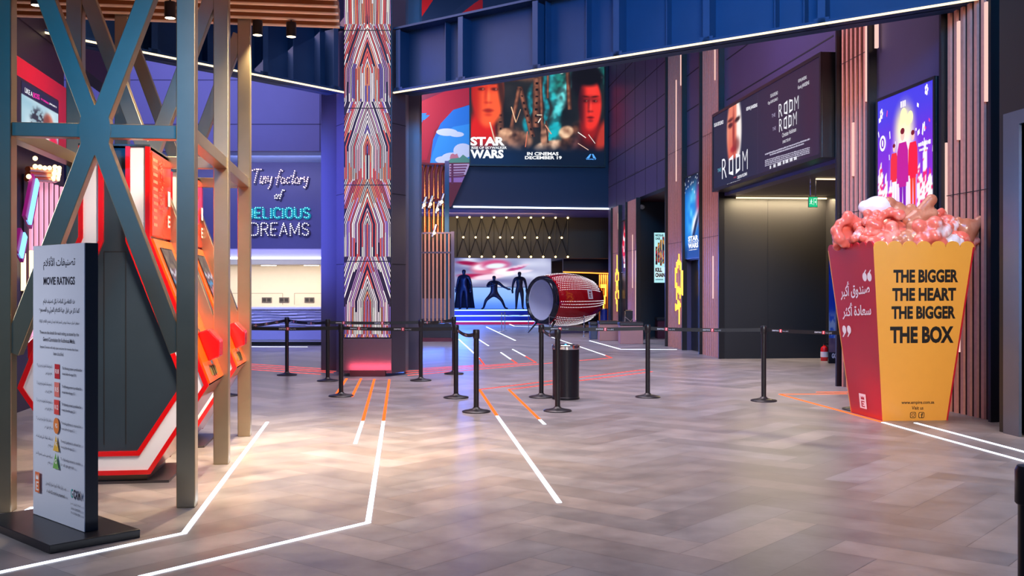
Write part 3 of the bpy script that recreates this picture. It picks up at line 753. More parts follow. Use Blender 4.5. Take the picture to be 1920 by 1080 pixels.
kc = WL.I @ Vector(at(214, 540, 7.9))
kiosk('red, white and orange ticket kiosk nearest the viewer, behind the movie ratings sign', WL.w(kc.x, kc.y, 0), math.radians(8.07))
kiosk('second red and orange ticket kiosk standing deeper in the steel tower', WL.w(kc.x, kc.y + 1.76, 0), math.radians(8.07))

# ------------------------------------------------------------------ movie ratings sign
sR = fl(158, 997, 0.055); sL = fl(62, 962, 0.055)
al = (sR - sL); al.z = 0; wS = al.length; al.normalize(); nS = Vector((-al.y, al.x, 0)); nS = -nS if nS.y > 0 else nS    # toward viewer-left
mid = (sL + sR)/2; mid.z = 0
sg = thing('ratings_sign', 'white movie ratings sign panel on a flat black base', 'sign', mid)
back = -nS
m = MB(); bq = [mid + al*sx*0.53 + nS*sy for sx, sy in ((-1, 0.27), (1, 0.27), (1, -0.27), (-1, -0.27))]
m.prism(bq, (0, 0, 0.05)); m.build('sign_base', M_BLKPL, sg, bev=0.004)
zt = at(155, 455, sR.y).z
def slabp(t0, t1, z0, z1, name, mt, par):
    m = MB(); q = [sL + nS*(-t0), sR + nS*(-t0), sR + nS*(-t1), sL + nS*(-t1)]
    for p in q: p.z = z0
    m.prism(q, (0, 0, z1-z0)); return m.build(name, mt, par, bev=0.002)
slabp(0.006, 0.085, 0.05, zt, 'sign_board', mat('midnight_blue_board', (14,32,50), 0.4), sg)
fp = slabp(0.0, 0.006, 0.052, zt, 'white_face', mat('white_sign_face', (214,218,234), 0.4, noise=0.02), sg)
A = Art(Vector((sL.x, sL.y, 0.05)) + nS*0.0006, al, (0,0,1), 0.0003)
hS = zt - 0.05
DK = (22,22,40); c_ = wS/2
def ln(body, py, hpx, w, col=DK, x=None, bold=0.0, anchor='c'):
    """py measured on the panel's left half scale: 458 top .. 968 bottom"""
    v = hS*(1 - (py-458)/524.0); hh = hS*hpx/524.0
    A.tx(body, (x if x is not None else c_*1.05), v, hh, col, w, bold, anchor)
ln(arabic('تصنيفات الأفلام'), 506, 26, wS*0.62, bold=0.01)
ln('MOVIE RATINGS', 534, 15, wS*0.61, bold=0.025)
ln(arabic('هذه التفاصيل الخاصة بكل تصنيف فيلم'), 573, 13, wS*0.62, bold=0.005)
ln(arabic('كما ذكر من قبل هيئة الاعلام المرئي و المسموع'), 590, 14, wS*0.78, bold=0.005)
ln(arabic('ستوفر امباير سينما عروض للحجز فقط بعد أن تخضع الأفلام للرقابة'), 609, 10, wS*0.78)
ln('These are the details for each rating, as stated by the', 630, 8, wS*0.76, bold=0.008)
ln('General Commission for Audiovisual Media.', 642, 8, wS*0.62, bold=0.008)
ln('Empire Cinemas will only open sessions for movies that have', 657, 6.5, wS*0.74)
ln('been classified.', 667, 6.5, wS*0.2)
rows = [(697, (196,34,44), 'R18'), (731, (230,120,110), 'R15'), (764, (226,70,64), 'R12'), (799, (232,130,60), 'PG'), (833, (236,184,70), 'PG'), (866, (120,180,90), 'G')]
ar_rows = ['لا يسمح بمشاهدة المحتوى لمن هم دون سن 18', 'لا يسمح بمشاهدة المحتوى لمن هم دون سن 15', 'لا يسمح بمشاهدة المحتوى لمن هم دون سن 12', 'يتطلب إشراف عائلي لمن هم دون سن 12', 'يتطلب إشراف عائلي لبعض المشاهد', 'المحتوى مناسب لجميع الأعمار']
en_rows = [('The following content is prohibited for', 'viewers below the age of 18'), ('The following content is prohibited for', 'viewers below the age of 15'), ('The following content is prohibited for', 'viewers below the age of 12'), ('Parental guidance is required for', 'viewers below the age of 12'), ('Parental guidance is advised for', 'viewers below the age of 12'), ('The following content is suitable', 'for all age groups')]
for i, (py, cc, tag_) in enumerate(rows):
    v = hS*(1 - (py-458)/524.0); s = 0.045
    if i < 3: A.rect(c_-0.036, v-s, c_+0.036, v+s, cc)
    elif i == 3: A.ell((c_, v), 0.042, 0.05, cc)
    else: A.poly([(c_-0.042, v-s), (c_+0.042, v-s), (c_, v+s*1.2)], cc)
    A.tx(tag_, c_, v-0.014, 0.028, (250,240,240), 0.05 if len(tag_) > 2 else 0.03, 0.02, 'c')
    t = arabic(ar_rows[i]); A.tx(t, c_-0.075, v+0.008, 0.03, (50,50,70), wS*0.30, 0, 'r')
    A.tx(arabic('هم دون سن') if i < 4 else arabic('هم'), c_-0.075, v-0.035, 0.026, (50,50,70), wS*(0.13 if i < 4 else .05), 0, 'r')
    for j, ln_ in enumerate(en_rows[i]): A.tx(ln_, c_+0.075, v+0.012-j*0.034, 0.022, (40,40,60), wS*(0.37, 0.25)[j], 0.01 if i < 3 else 0)
A.rect(c_*0.18, hS*0.09, c_*0.36, hS*0.165, (236,120,70)); E_logo(A, c_*0.215, hS*0.097, c_*0.11, hS*0.06, (250,240,240))
A.tx(arabic('يجب إبراز بطاقة الهوية سارية المفعول'), c_*1.02, hS*0.125, 0.03, DK, wS*0.4, 0, 'c')
A.tx('A valid ID must be presented.', c_*1.02, hS*0.098, 0.026, DK, wS*0.36, 0.01, 'c')
A.tx('GCAM', c_*1.78, hS*0.11, 0.055, (40,40,60), wS*0.17, 0.03, 'c'); A.tx('C', c_*1.64, hS*0.11, 0.055, (40,170,170), wS*0.035, 0.03, 'c')
A.tx(arabic('الهيئة العامة للإعلام المرئي والمسموع'), c_*1.78, hS*0.085, 0.018, DK, wS*0.18, 0, 'c')
A.tx('GENERAL COMMISSION', c_*1.78, hS*0.07, 0.013, DK, wS*0.17, 0, 'c'); A.tx('FOR AUDIOVISUAL MEDIA', c_*1.78, hS*0.055, 0.013, DK, wS*0.17, 0, 'c')
A.build('sign_lettering', M_PRINT, fp)

# ------------------------------------------------------------------ light strips let into the floor
def strip(label, pts, w=0.036, k=None):
    """pts = pixels of the middle line with the colour of the piece that starts there: w white, o orange, r red"""
    P = [fl(p[0], p[1]) for p in pts]
    t = thing('floor_light_strip', label, 'light strip', P[0], 0, 'light strips in the floor')
    mm = {'w': M_WHITELED, 'o': M_ORLED, 'r': M_REDLED}
    nm = {'w': 'white_run', 'o': 'orange_run', 'r': 'red_run'}
    for (p, q, c) in zip(P, P[1:], [x[2] for x in pts]):
        m = MB(); d = (q-p).normalized(); e = Vector((-d.y, d.x, 0))*w/2; x = d*w*0.3
        m.prism([p-e, q+x-e, q+x+e, p+e], (0, 0, 0.004)); m.build(nm[c], mm[c], t)
    return t
strip('long white floor strip bent past the front right tower post toward the lower left', [(-40,1082,'w'),(345,1000,'w'),(501,792,'w')])
strip('long floor strip turning from white to orange, from the bottom edge up to the LED column base', [(262,1082,'w'),(690,980,'w'),(719,790,'o'),(730,712,'o')])
strip('straight floor strip white at its near end and orange toward the LED column', [(666,832,'w'),(680,790,'o'),(702,711,'o')])
strip('short orange floor strip, second from left before the LED column base', [(660,744,'o'),(677,710,'o')])
strip('short orange floor strip at the left front corner of the LED column', [(630,740,'o'),(650,710,'o')])
for i, (a, b_, c, d) in enumerate(((470,682.5,632,693.5),(470,686,628,696.5),(470,689.5,624,699),(470,693,600,702))):
    strip(('topmost', 'second', 'third', 'nearest')[i] + ' of the four red floor strips running left from the LED column', [(a,b_,'r'),(c,d,'r')], 0.03)
strip('red floor strip right of the LED column ending in the leftmost short white kink', [(760,693,'r'),(908,684,'r'),(898,671,'w'),(860,636,'w')], 0.032)
strip('red floor strip right of the LED column with the second kink going back', [(760,696.5,'r'),(969,681,'r'),(958,674,'w'),(939,661,'w')], 0.032)
strip('red floor strip right of the LED column with the third kink going back', [(762,700,'r'),(1005,680,'r'),(985,668,'w'),(961,655,'w')], 0.032)
strip('longest red floor strip right of the LED column, turning into a white line past the trash bin', [(765,704,'r'),(1147,671,'r'),(1135,666.5,'w'),(1034,632,'w')], 0.032)
strip('short white floor strip behind the two posts right of the column', [(898,637,'w'),(916,648.5,'w')], 0.032)
strip('white floor strip pointing at the blue stage steps', [(912,613,'w'),(966,638.5,'w')], 0.045)
strip('bent white floor strip just in front of the blue stage beside the pod leg', [(948,605,'w'),(964,611.5,'w'),(1012,613,'w')], 0.05)
strip('white floor strip bent in front of the benches toward the slatted pillar with the number nine', [(1106,639,'w'),(1164,655,'w'),(1268,655.5,'w')], 0.05)
strip('red floor strip passing behind the trash bin then turning toward the viewer, ending short', [(1223,697,'r'),(954,730.5,'o'),(1012,787,'w'),(1021,795.5,'w')], 0.035)
strip('red floor strip passing the bin then running long and white toward the viewer', [(1210,693,'r'),(899,730.5,'o'),(932,780,'w'),(1048,942,'w')], 0.038)
strip('floor strip forming an orange arrow tip left of the popcorn box and passing white beneath its front', [(1588,738.5,'o'),(1462,739.5,'o'),(1655,792,'w'),(1960,876,'w')], 0.038)
strip('short orange floor strip beside the arrow tip left of the popcorn box', [(1531,735.5,'o'),(1590,735.5,'o')], 0.035)
strip('white floor strip starting at the right foot of the popcorn box', [(1716,793,'w'),(1960,858,'w')], 0.038)
strip('short piece of white floor strip behind the ratings sign base', [(30,969,'w'),(62,952,'w')], 0.045)
strip('thin white floor strip along the snack bar counter foot', [(440,650,'w'),(575,650.5,'w')], 0.06)

# ------------------------------------------------------------------ stanchions with retractable belts
HS = 1.0
st0 = thing('belt_stanchion', 'black belt stanchion', 'stanchion', (0, 0, 0), 0, 'black belt stanchions')
m = MB(); m.lathe([(0.170, 0.0), (0.174, 0.010), (0.165, 0.018), (0.10, 0.030), (0.05, 0.042), (0.036, 0.06), (0, 0.06)], 32); m.build('base', M_BLKPL, st0, True)
m = MB(); m.lathe([(0.032, 0.05), (0.032, 0.90)], 20); m.build('pole', M_BLKPL, st0, True)
m = MB(); m.lathe([(0.0, 0.89), (0.036, 0.89), (0.040, 0.895), (0.040, 0.985), (0.034, 0.998), (0.0, 1.0)], 20); m.build('belt_head', M_BLKPL, st0, True)
ST = {}
first = [True]
def stanchion(key, px, py, label):
    p = fl(px, py); p.z = 0
    if first[0]:
        first[0] = False; st0.location = p; st0['label'] = label; PM[st0.name] = Matrix.Translation(p); o = st0
    else: o = dup(st0, p, 0, label)
    ST[key] = (o, p)
stanchion('a', 538, 703.5, 'black belt stanchion left of the LED column nearest the snack bar counter')
stanchion('b', 614.5, 714.5, 'black belt stanchion close against the left steel column')
stanchion('c', 639.5, 743, 'black belt stanchion standing on the short orange strips left of the column base')
stanchion('d', 789, 714, 'black belt stanchion just right of the LED column base')
stanchion('e', 855, 746, 'black belt stanchion with a short sagging belt, left side of the queue gap')
stanchion('f', 851, 701, 'black belt stanchion farthest away, mostly hidden behind a nearer one right of the column')
stanchion('g', 893, 772.5, 'black belt stanchion at the corner where a long white floor strip begins')
stanchion('h', 1015, 745, 'black belt stanchion just left of the trash bin')
stanchion('i', 1045.5, 771, 'black belt stanchion directly in front of the trash bin')
stanchion('j', 1214.5, 745, 'black belt stanchion between the trash bin and the black recess')
stanchion('k', 1432, 752, 'black belt stanchion standing in front of the black recess wall')
stanchion('l', 1606, 768, 'black belt stanchion hidden behind the popcorn box, only its foot showing')
stanchion('m', 423, 742, 'black belt stanchion half hidden by the middle tower post')
o = dup(st0, (1.462, 2.92, 0), 0, 'black belt stanchion cut off at the right edge of the picture, very near')
M_BELT = attr_mat('woven_black_belt', False, 0.55)
def belt(k0, k1, sag=0.01, z=0.945, w=0.048):
    o, p = ST[k0]; q = ST[k1][1]; d = (q-p); L = d.length; d.normalize(); n = Vector((d.y, -d.x, 0)); n = n if n.y < 0 else -n
    r = d if d.x > 0 else -d; P0 = p if d.x > 0 else q
    A = Art(P0 + n*0.0 + Vector((0,0,z-w/2)), r, (0,0,1), 0.0)
    s0, s1 = 0.036, L-0.036
    def yo(u): t = (u-s0)/(s1-s0); return -4*sag*t*(1-t)
    N = 16; bm = A.bm; cl = A.cl
    for side in (0, 1):
        off = A.n*(0.0006 if side == 0 else -0.0006)
        V = [[bm.verts.new(A.P0 + A.r*u + A.u*(yo(u)+v) + off) for v in (0, w)] for u in [s0+(s1-s0)*i/N for i in range(N+1)]]
        for a, b in zip(V, V[1:]):
            f = bm.faces.new((a[0], b[0], b[1], a[1]) if side == 0 else (a[0], a[1], b[1], b[0]))
            for l in f.loops: l[cl] = rgb(17,16,20)
    A.P0 = A.P0 + A.n*0.0012
    u = s0 + 0.22
    while u + 0.15 < s1:
        y = yo(u)
        A.rect(u-0.018, y+0.003, u+0.018, y+w-0.003, (220,30,50))
        A.P0 = A.P0 + A.n*0.0006
        E_logo(A, u-0.009, y+0.008, 0.018, w-0.016, (250,236,240))
        A.text('EMPIRE', (u-0.125, y+0.016), (u-0.027, y+0.016), (u-0.125, y+0.034), (196,196,206), 0.02)
        A.text(arabic('إمباير سينما'), (u+0.027, y+0.010), (u+0.115, y+0.010), (u+0.027, y+0.034), (196,196,206), 0.01)
        A.P0 = A.P0 - A.n*0.0006
        u += 0.62
    A.build('belt', M_BELT, o)
for a in (('a','b',0.03),('b','d',0.012),('d','f',0.02),('m','c',0.012),('c','e',0.012),('e','g',0.05),('h','i',0.05),('h','j',0.012),('j','k',0.012),('k','l',0.01),('a','m',0.02)):
    belt(*a)

# ------------------------------------------------------------------ trash bin
p = fl(1061, 748); p.z = 0
tb = thing('trash_bin', 'round black metal trash bin with a bright steel rim', 'trash bin', p)
m = MB(); m.lathe([(0.172, 0.0), (0.186, 0.01), (0.186, 0.03), (0.180, 0.035), (0.180, 0.68), (0.166, 0.68), (0.166, 0.3), (0, 0.3)], 40, p); m.build('bin_body', mat('black_brushed_metal', (38,36,42), 0.3, 0.6, noise=0.05), tb, True)
m = MB(); m.lathe([(0.166, 0.675), (0.186, 0.675), (0.188, 0.69), (0.188, 0.728), (0.182, 0.735), (0.150, 0.735), (0.140, 0.71), (0.166, 0.675)], 40, p, cap=False); m.build('steel_rim', M_CHROME, tb, True)

# ------------------------------------------------------------------ giant popcorn box
pc = fl(1654.5, 789.5); pc.z = 0
ang = math.radians(5.0); e1 = Vector((math.cos(ang), math.sin(ang), 0)); e2 = Vector((-math.sin(ang)*1.25, math.cos(ang), 0)).normalized()
wB, dB, fl_ = 0.77, 0.82, 0.20
zT = at(1643, 463, pc.y - fl_).z
ctr = pc + e1*wB/2 + e2*dB/2
box = thing('popcorn_box', 'giant red and yellow popcorn box prop with scalloped rim and slogan', 'popcorn box', ctr, ang)
def corner(sx, sy, t, inset=0.0):
    f = fl_*t
    return ctr + e1*sx*(wB/2 + f - inset) + e2*sy*(dB/2 + f - inset) + Vector((0,0,zT*t))
M_YEL = mat('mustard_yellow_board', (224,157,64), 0.32, noise=0.03)
M_BRED = mat('crimson_board', (176,22,40), 0.3, noise=0.03)
def panel(s0, s1, mt, name, n_sc):
    """flared side from corner s0 to corner s1 with a scalloped top"""
    A0, A1 = corner(*s0, 0), corner(*s1, 0); B0, B1 = corner(*s0, 1), corner(*s1, 1)
    W = (B1-B0).length; up = ((B0-A0)+(B1-A1)).normalized(); r = W/n_sc/2
    pts = [A0, A1, B1]
    for i in range(n_sc-1, -1, -1):
        c = B0 + (B1-B0)*((i+0.5)/n_sc)
        for k in range(0, 9):
            t = math.pi*k/8; pts.append(c + (B1-B0).normalized()*(r*0.97*math.cos(t)) + up*(r*0.8*math.sin(t)))
    pts.append(B0)
    nrm = (A1-A0).cross(up).normalized()
    m = MB(); m.prism(pts, -nrm*0.02); o = m.build(name, mt, box)
    return o, A0, (A1-A0).normalized(), up, nrm
fy = panel((-1,-1), (1,-1), M_YEL, 'yellow_front', 7)
fr_ = panel((-1,1), (-1,-1), M_BRED, 'red_side', 7)
panel((1,-1), (1,1), M_BRED, 'red_side', 7); panel((1,1), (-1,1), M_YEL, 'yellow_back', 7)
m = MB(); m.prism([corner(-1,-1,0.95,.02), corner(1,-1,0.95,.02), corner(1,1,0.95,.02), corner(-1,1,0.95,.02)], (0,0,0.02)); m.build('inner_board', mat('dark_red_liner', (92,18,22), 0.6, noise=0.05), box)
# slogan on the yellow front
o, A0, r, up, n = fy
A = Art(A0 + n*0.001, r, up, 0.0004)
INK = (24,20,18)
for body, x0, x1, yb, yt in (('THE BIGGER', 1674.5, 1796, 530.5, 505.5), ('THE HEART', 1672.5, 1792, 564.5, 540), ('THE BIGGER', 1671, 1791, 598.5, 574), ('THE BOX', 1668.5, 1787.5, 644, 612)):
    A.text(body, A.q(x0, yb), A.q(x1, yb-0.5), A.q(x0, yt), INK, 0.045)
A.text('www.empire.com.sa', A.q(1690, 759.5), A.q(1751.5, 759), A.q(1690, 752), INK, 0.015)
A.text('Visit us', A.q(1709.5, 768), A.q(1731, 768), A.q(1709.5, 761.5), INK, 0.015)
def rbox(u0, v0, u1, v1, col, rad): 
    pts = []
    for cx_, cy_, a0 in ((u1-rad, v1-rad, 0), (u0+rad, v1-rad, 90), (u0+rad, v0+rad, 180), (u1-rad, v0+rad, 270)):
        for k in range(5): t = math.radians(a0+22.5*k); pts.append((cx_+rad*math.cos(t), cy_+rad*math.sin(t)))
    A.poly(pts, col)
BG = (224,157,64)
for x in (1706, 1721.5):
    u0, v0 = A.q(x, 784); u1, v1 = A.q(x+11.5, 772.5); w = u1-u0
    rbox(u0, v0, u1, v1, INK, w*0.25); rbox(u0+w*.1, v0+w*.1, u1-w*.1, v1-w*.1, BG, w*0.18)
    if x < 1710:
        A.ell(((u0+u1)/2, (v0+v1)/2), w*.28, w*.28, INK); A.ell(((u0+u1)/2, (v0+v1)/2), w*.18, w*.18, BG); A.ell((u1-w*.24, v1-w*.24), w*.06, w*.06, INK)
    else:
        A.rect((u0+u1)/2, v0+w*.1, (u0+u1)/2+w*.13, v1-w*.3, INK); A.rect((u0+u1)/2-w*.14, (v0+v1)/2-w*.02, (u0+u1)/2+w*.26, (v0+v1)/2+w*.1, INK); A.rect((u0+u1)/2, v1-w*.3, (u0+u1)/2+w*.28, v1-w*.18, INK)
A.build('slogan_lettering', M_PRINT, fy[0])
o, A0, r, up, n = fr_
A = Art(A0 + n*0.001, r, up, 0.0004); WH = (240,232,236)
def quote(cx_, cy_, flip):
    for dx in (-4.5, 4.5):
        A.ell(A.q(cx_+dx, cy_), 0.055, 0.05, WH)
        s = -1 if flip else 1
        A.pp([(cx_+dx+3.2*s, cy_-2*s), (cx_+dx+3.6*s, cy_+4*s), (cx_+dx-1.5*s, cy_+14*s), (cx_+dx-3*s, cy_+13*s), (cx_+dx, cy_+5*s)], WH)
quote(1626, 519, True); quote(1588, 618, False)
A.text(arabic('صندوق أكبر'), A.q(1577.5, 563), A.q(1632, 556), A.q(1576, 530), WH, 0.02)
A.text(arabic('سعادة أكثر'), A.q(1581, 599), A.q(1634.5, 596), A.q(1580, 569), WH, 0.02)
u0, v0 = A.q(1613.5, 764); u1, v1 = A.q(1623.5, 739.5)
A.rect(u0, v0, u1, v1, WH); E_logo(A, u0+(u1-u0)*.25, v0+(v1-v0)*.1, (u1-u0)*.5, (v1-v0)*.75, (170,20,40))
A.build('slogan_lettering', M_PRINT, fr_[0])
spot('box_foot_red_glow', tuple(pc - e1*0.6 + Vector((0,-0.1,0.25))), tuple(pc + e2*0.3 + Vector((0,0,0.1))), 9, (1,0.08,0.06), 110, 1, 0.1)

# popcorn pieces: a few moulded shapes, each piece its own object
def pop_mat(name, base, patch, t):
    m = mat(name, base, 0.3, coat=0.2); nt = m.node_tree; b = nt.nodes['Principled BSDF']
    tc = nt.nodes.new('ShaderNodeTexCoord'); n = nt.nodes.new('ShaderNodeTexNoise'); n.inputs['Scale'].default_value = 5.0; n.inputs['Detail'].default_value = 3
    rp = nt.nodes.new('ShaderNodeValToRGB'); rp.color_ramp.elements[0].position = t; rp.color_ramp.elements[0].color = rgb(*base); rp.color_ramp.elements[1].position = t+0.16; rp.color_ramp.elements[1].color = rgb(*patch)
    nt.links.new(tc.outputs['Object'], n.inputs['Vector']); nt.links.new(n.outputs['Fac'], rp.inputs[0]); nt.links.new(rp.outputs[0], b.inputs['Base Color']); return m
MP = {'pink': pop_mat('coral_pink_popcorn', (226,104,88), (240,168,154), 0.54), 'pale': pop_mat('pink_and_white_popcorn', (224,110,94), (236,224,234), 0.50),
      'white': pop_mat('white_popcorn', (230,222,236), (242,160,150), 0.62), 'tan': pop_mat('tan_popcorn', (186,112,84), (204,138,110), 0.5)}
def pop_mesh(name, blobs, vox=0.022):
    m = MB()
    for c, r in blobs: m.ball(c, r, 3)
    me = bpy.data.meshes.new(name); m.bm.to_mesh(me); m.bm.free()
    o = bpy.data.objects.new(name, me); COL.objects.link(o)
    md = o.modifiers.new('r', 'REMESH'); md.mode = 'VOXEL'; md.voxel_size = vox; md.use_smooth_shade = True
    s = o.modifiers.new('s', 'SMOOTH'); s.iterations = 5; s.factor = 0.5
    dg = bpy.context.evaluated_depsgraph_get(); out = bpy.data.meshes.new_from_object(o.evaluated_get(dg), depsgraph=dg)
    bpy.data.objects.remove(o); bpy.data.meshes.remove(me); out.name = name
    out.polygons.foreach_set('use_smooth', [True]*len(out.polygons)); return out
def arc(n, R_, r, a0, a1, y=0.0):
    return [((R_*math.cos(math.radians(a0+(a1-a0)*i/(n-1))), y+0.02*math.sin(i*2.1), R_*math.sin(math.radians(a0+(a1-a0)*i/(n-1)))), r*(1+0.15*math.sin(i*1.7))) for i in range(n)]
SH = {
 'ring': arc(9, 0.165, 0.075, 40, 330) + [((0.16,0.04,0.14), 0.085), ((-0.05,-0.02,0.20), 0.08), ((0.0,0.12,-0.02), (0.17,0.05,0.16))],
 'knob': [((0,0,0), 0.13), ((0.12,-0.03,0.05), 0.10), ((-0.11,-0.04,0.04), 0.10), ((0.02,-0.05,-0.11), 0.09), ((-0.03,-0.08,0.10), 0.085)],
 'dome': [((0,0,0.02), (0.22,0.18,0.17)), ((-0.2,0.0,0.0), (0.09,0.1,0.10)), ((0.2,-0.03,-0.05), (0.08,0.08,0.08)), ((0.0,-0.08,-0.13), (0.17,0.1,0.08))],
 'hollow': arc(8, 0.17, 0.07, 60, 300) + [((0.0,0.14,0.0), (0.19,0.06,0.17)), ((0.10,-0.06,0.13), (0.10,0.07,0.09)), ((0.15,-0.07,-0.11), (0.17,0.07,0.06)), ((0.29,-0.06,-0.12), (0.06,0.05,0.04))],
 'cross': [((0,0,0), 0.14)] + [((0.05*i*1.0, 0, 0.055*i*1.05), 0.105) for i in range(1, 6)] + [((0.065*i, -0.03, 0.02*i-0.03), 0.10) for i in range(1, 5)] + [((-0.05*i, -0.02, -0.03*i), 0.12) for i in range(1, 4)] + [((0.03*i, -0.03, -0.06*i), 0.12) for i in range(1, 3)],
 'lobed': [((0,0,0), 0.12), ((0.15,0,-0.02), 0.13), ((-0.15,0,-0.03), 0.12), ((0.17,0.02,0.13), 0.10), ((0.02,-0.03,-0.10), 0.11)],
 'flower': [((0,0,0), 0.17), ((0.17,-0.03,0.1), 0.10), ((-0.18,-0.03,0.05), 0.11), ((0.0,-0.08,0.14), 0.11), ((0.14,-0.06,-0.12), 0.12), ((-0.12,-0.06,-0.14), 0.12), ((0.02,-0.13,-0.03), 0.09)],
 'horn': [((0,0,0), (0.17,0.14,0.17)), ((-0.13,-0.02,0.09), (0.07,0.07,0.10)), ((0.13,-0.02,0.07), 0.08), ((0.17,-0.02,0.12), 0.07), ((0.21,-0.02,0.16), 0.055), ((0.26,-0.02,0.19), 0.04), ((0.0,-0.04,-0.14), 0.09)]}
PMESH = {k: pop_mesh('popcorn_piece', v) for k, v in SH.items()}
def pop(shape, mt, x, y, dy, s, rot, label):
    px, py = 1550 + x/6.4, 360 + y/6.4
    p = at(px, py, pc.y + dy)
    me = PMESH[shape]
    me = me if not me.materials else me.copy()
    o = bpy.data.objects.new('popcorn_piece', me); COL.objects.link(o); me.materials.clear(); me.materials.append(MP[mt])
    o.location = p; o.rotation_euler = tuple(math.radians(a) for a in rot); s *= 0.80; o.scale = (s, s, s); PM[o.name] = Matrix.Identity(4)
    return tag(o, label, 'popcorn', 'popcorn pieces heaped in the giant box')
pop('ring','pink',262,478,.40,1.10,(0,10,8),'large coral pink ring-shaped popcorn piece at the left of the heap')
pop('knob','pink',150,598,.62,.75,(0,40,0),'small coral popcorn piece peeking over the far left rim')
pop('knob','pink',385,425,.40,.65,(20,0,30),'small coral popcorn knob right beside the ring-shaped piece')
pop('dome','white',620,205,.45,1.02,(0,8,0),'big pale domed popcorn piece at the upper left top of the heap')
pop('flower','pale',545,330,.30,.62,(0,30,10),'pink and white popcorn piece directly under the pale domed one')
pop('knob','pink',545,460,.22,.85,(10,60,0),'coral popcorn piece in the middle left between ring and hollow piece')
pop('hollow','pink',770,375,.18,.95,(0,5,-5),'hollow coral popcorn piece with a dark open mouth')
pop('lobed','tan',850,205,.42,0.95,(0,40,0),'tan curled popcorn piece at the top between the dome and the crossed one')
pop('cross','tan',1085,290,.32,0.82,(0,0,0),'big tan cross-shaped popcorn piece highest on the heap')
pop('lobed','pink',675,572,.10,1.05,(0,-15,5),'broad coral popcorn piece at the front rim over the corner')
pop('lobed','tan',945,545,.05,.88,(0,-20,0),'tan three-lobed popcorn piece at the front rim')
pop('flower','pale',1240,505,.04,1.05,(0,15,0),'large knobbly pink and white popcorn piece in the front middle')
pop('knob','pink',1345,285,.45,.62,(0,0,40),'small glossy coral popcorn piece right of the crossed one, upper')
pop('knob','pink',1262,345,.42,.55,(30,0,0),'small coral popcorn piece tucked beneath the crossed tan one')
pop('dome','pale',1455,355,.40,.55,(0,20,0),'rounded pale pink popcorn piece at the upper right of the heap')
pop('knob','pale',1475,465,.25,.75,(0,-30,20),'pink and white popcorn knob below the rounded upper right one')
pop('horn','tan',1680,450,.30,1.0,(0,0,0),'tan popcorn piece with a pointed horn at the right end')
pop('dome','white',1495,605,.08,.62,(0,-20,0),'white popcorn piece at the front right rim')
pop('dome','pink',1620,565,.15,.58,(0,35,0),'pale coral popcorn piece under the horned one')
pop('knob','pink',1725,615,.30,.62,(0,0,0),'small coral popcorn piece at the far right rim')
pop('knob','pale',385,535,.30,.72,(0,80,0),'pale coral popcorn piece in front of the ring-shaped one')
pop('knob','pink',480,575,.22,.60,(50,20,0),'small coral popcorn piece at the left front rim near the corner')
pop('lobed','pink',1120,430,.40,.85,(0,20,0),'shaded coral popcorn piece deep in the middle of the heap')
pop('dome','pink',820,480,.30,.9,(0,0,30),'coral popcorn piece half buried under the hollow one')

# ------------------------------------------------------------------ slatted pillars on the right wall
def slat_pillar(label, b0, b1, z1, tubes, z0=0.0, pitch=0.145, depth=0.03, a=AW):
    p = thing('slatted_pillar', label, 'wall panel', WR.w(a, (b0+b1)/2, z0), math.radians(5.35))
    m = MB(WR.M); m.box(a-0.03, a, b0, b1, z0, z1); m.build('backing_board', M_SLATD, p)
    n = max(3, int(round((b1-b0)/pitch))); st = (b1-b0)/n
    m = MB(WR.M)
    for i in range(n): m.box(a-0.03-depth, a-0.03, b0+st*(i+0.30), b0+st*(i+0.70), z0, z1)
    m.build('slats', M_SLAT, p)
    m = MB(WR.M)
    for z in (2.62, 4.9): m.box(a-0.033-depth, a-0.03-depth, b0, b1, z, z+0.008)
    m.build('board_joint', M_SEAM, p)
    for px, y0, y1 in tubes:
        b = wb(px, a-0.05); i = round((b-b0)/st); b = b0+st*i
        za, zb_ = WR.b(px, y1, b).z, min(z1-.05, WR.b(px, y0, b).z)
        m = MB(WR.M); m.box(a-0.07, a-0.03, b-st*0.16, b+st*0.16, za, zb_); m.build('light_tube', M_TUBE, p)
    m = MB(WR.M); m.box(a-0.12, a, b1, b1+0.05, z0, z1); m.box(a-0.12, a, b0-0.05, b0, z0, z1); m.build('edge_trim', M_BLKPL, p)
    return p
slat_pillar('rose oak slatted wall panel at the right behind the popcorn box, widest of the slatted panels', B_P4[0], B_P4[1], 8.5, ((1800,40,262),(1855,4,190),(1776,268,420),(1800,560,660)))
slat_pillar('rose oak slatted wall panel left of the purple portrait screen', B_P3[0], B_P3[1], 8.5, ((1629,40,190),(1601,230,330),(1642,20,90)))
slat_pillar('rose oak slatted wall panel at the left end of the large double screen', B_P2[0], B_P2[1], 9.0, ((1343,78,150),(1338,480,560)))
slat_pillar('rose oak slatted wall panel bearing the amber number nine', B_P1[0], B_P1[1], 9.0, ((1277,90,160),(1268,150,340),(1280,180,420)))
slat_pillar('narrow slatted wall panel far back bearing the amber number eight', wb(1166), wb(1152), Z_COR-0.02, ((1160,400,430),))
slat_pillar('slatted wall panel far back lit blue at its foot, right of the narrow red poster', wb(1200), wb(1180), Z_COR-0.02, ((1186,440,540),(1193,470,600)))
area('pillar_blue_uplight', tuple(WR.w(AW-0.9, wb(1188), 0.3)), tuple(WR.w(AW, wb(1188), 0.9)), 0.5, 22, (0.08, 0.16, 1.0))

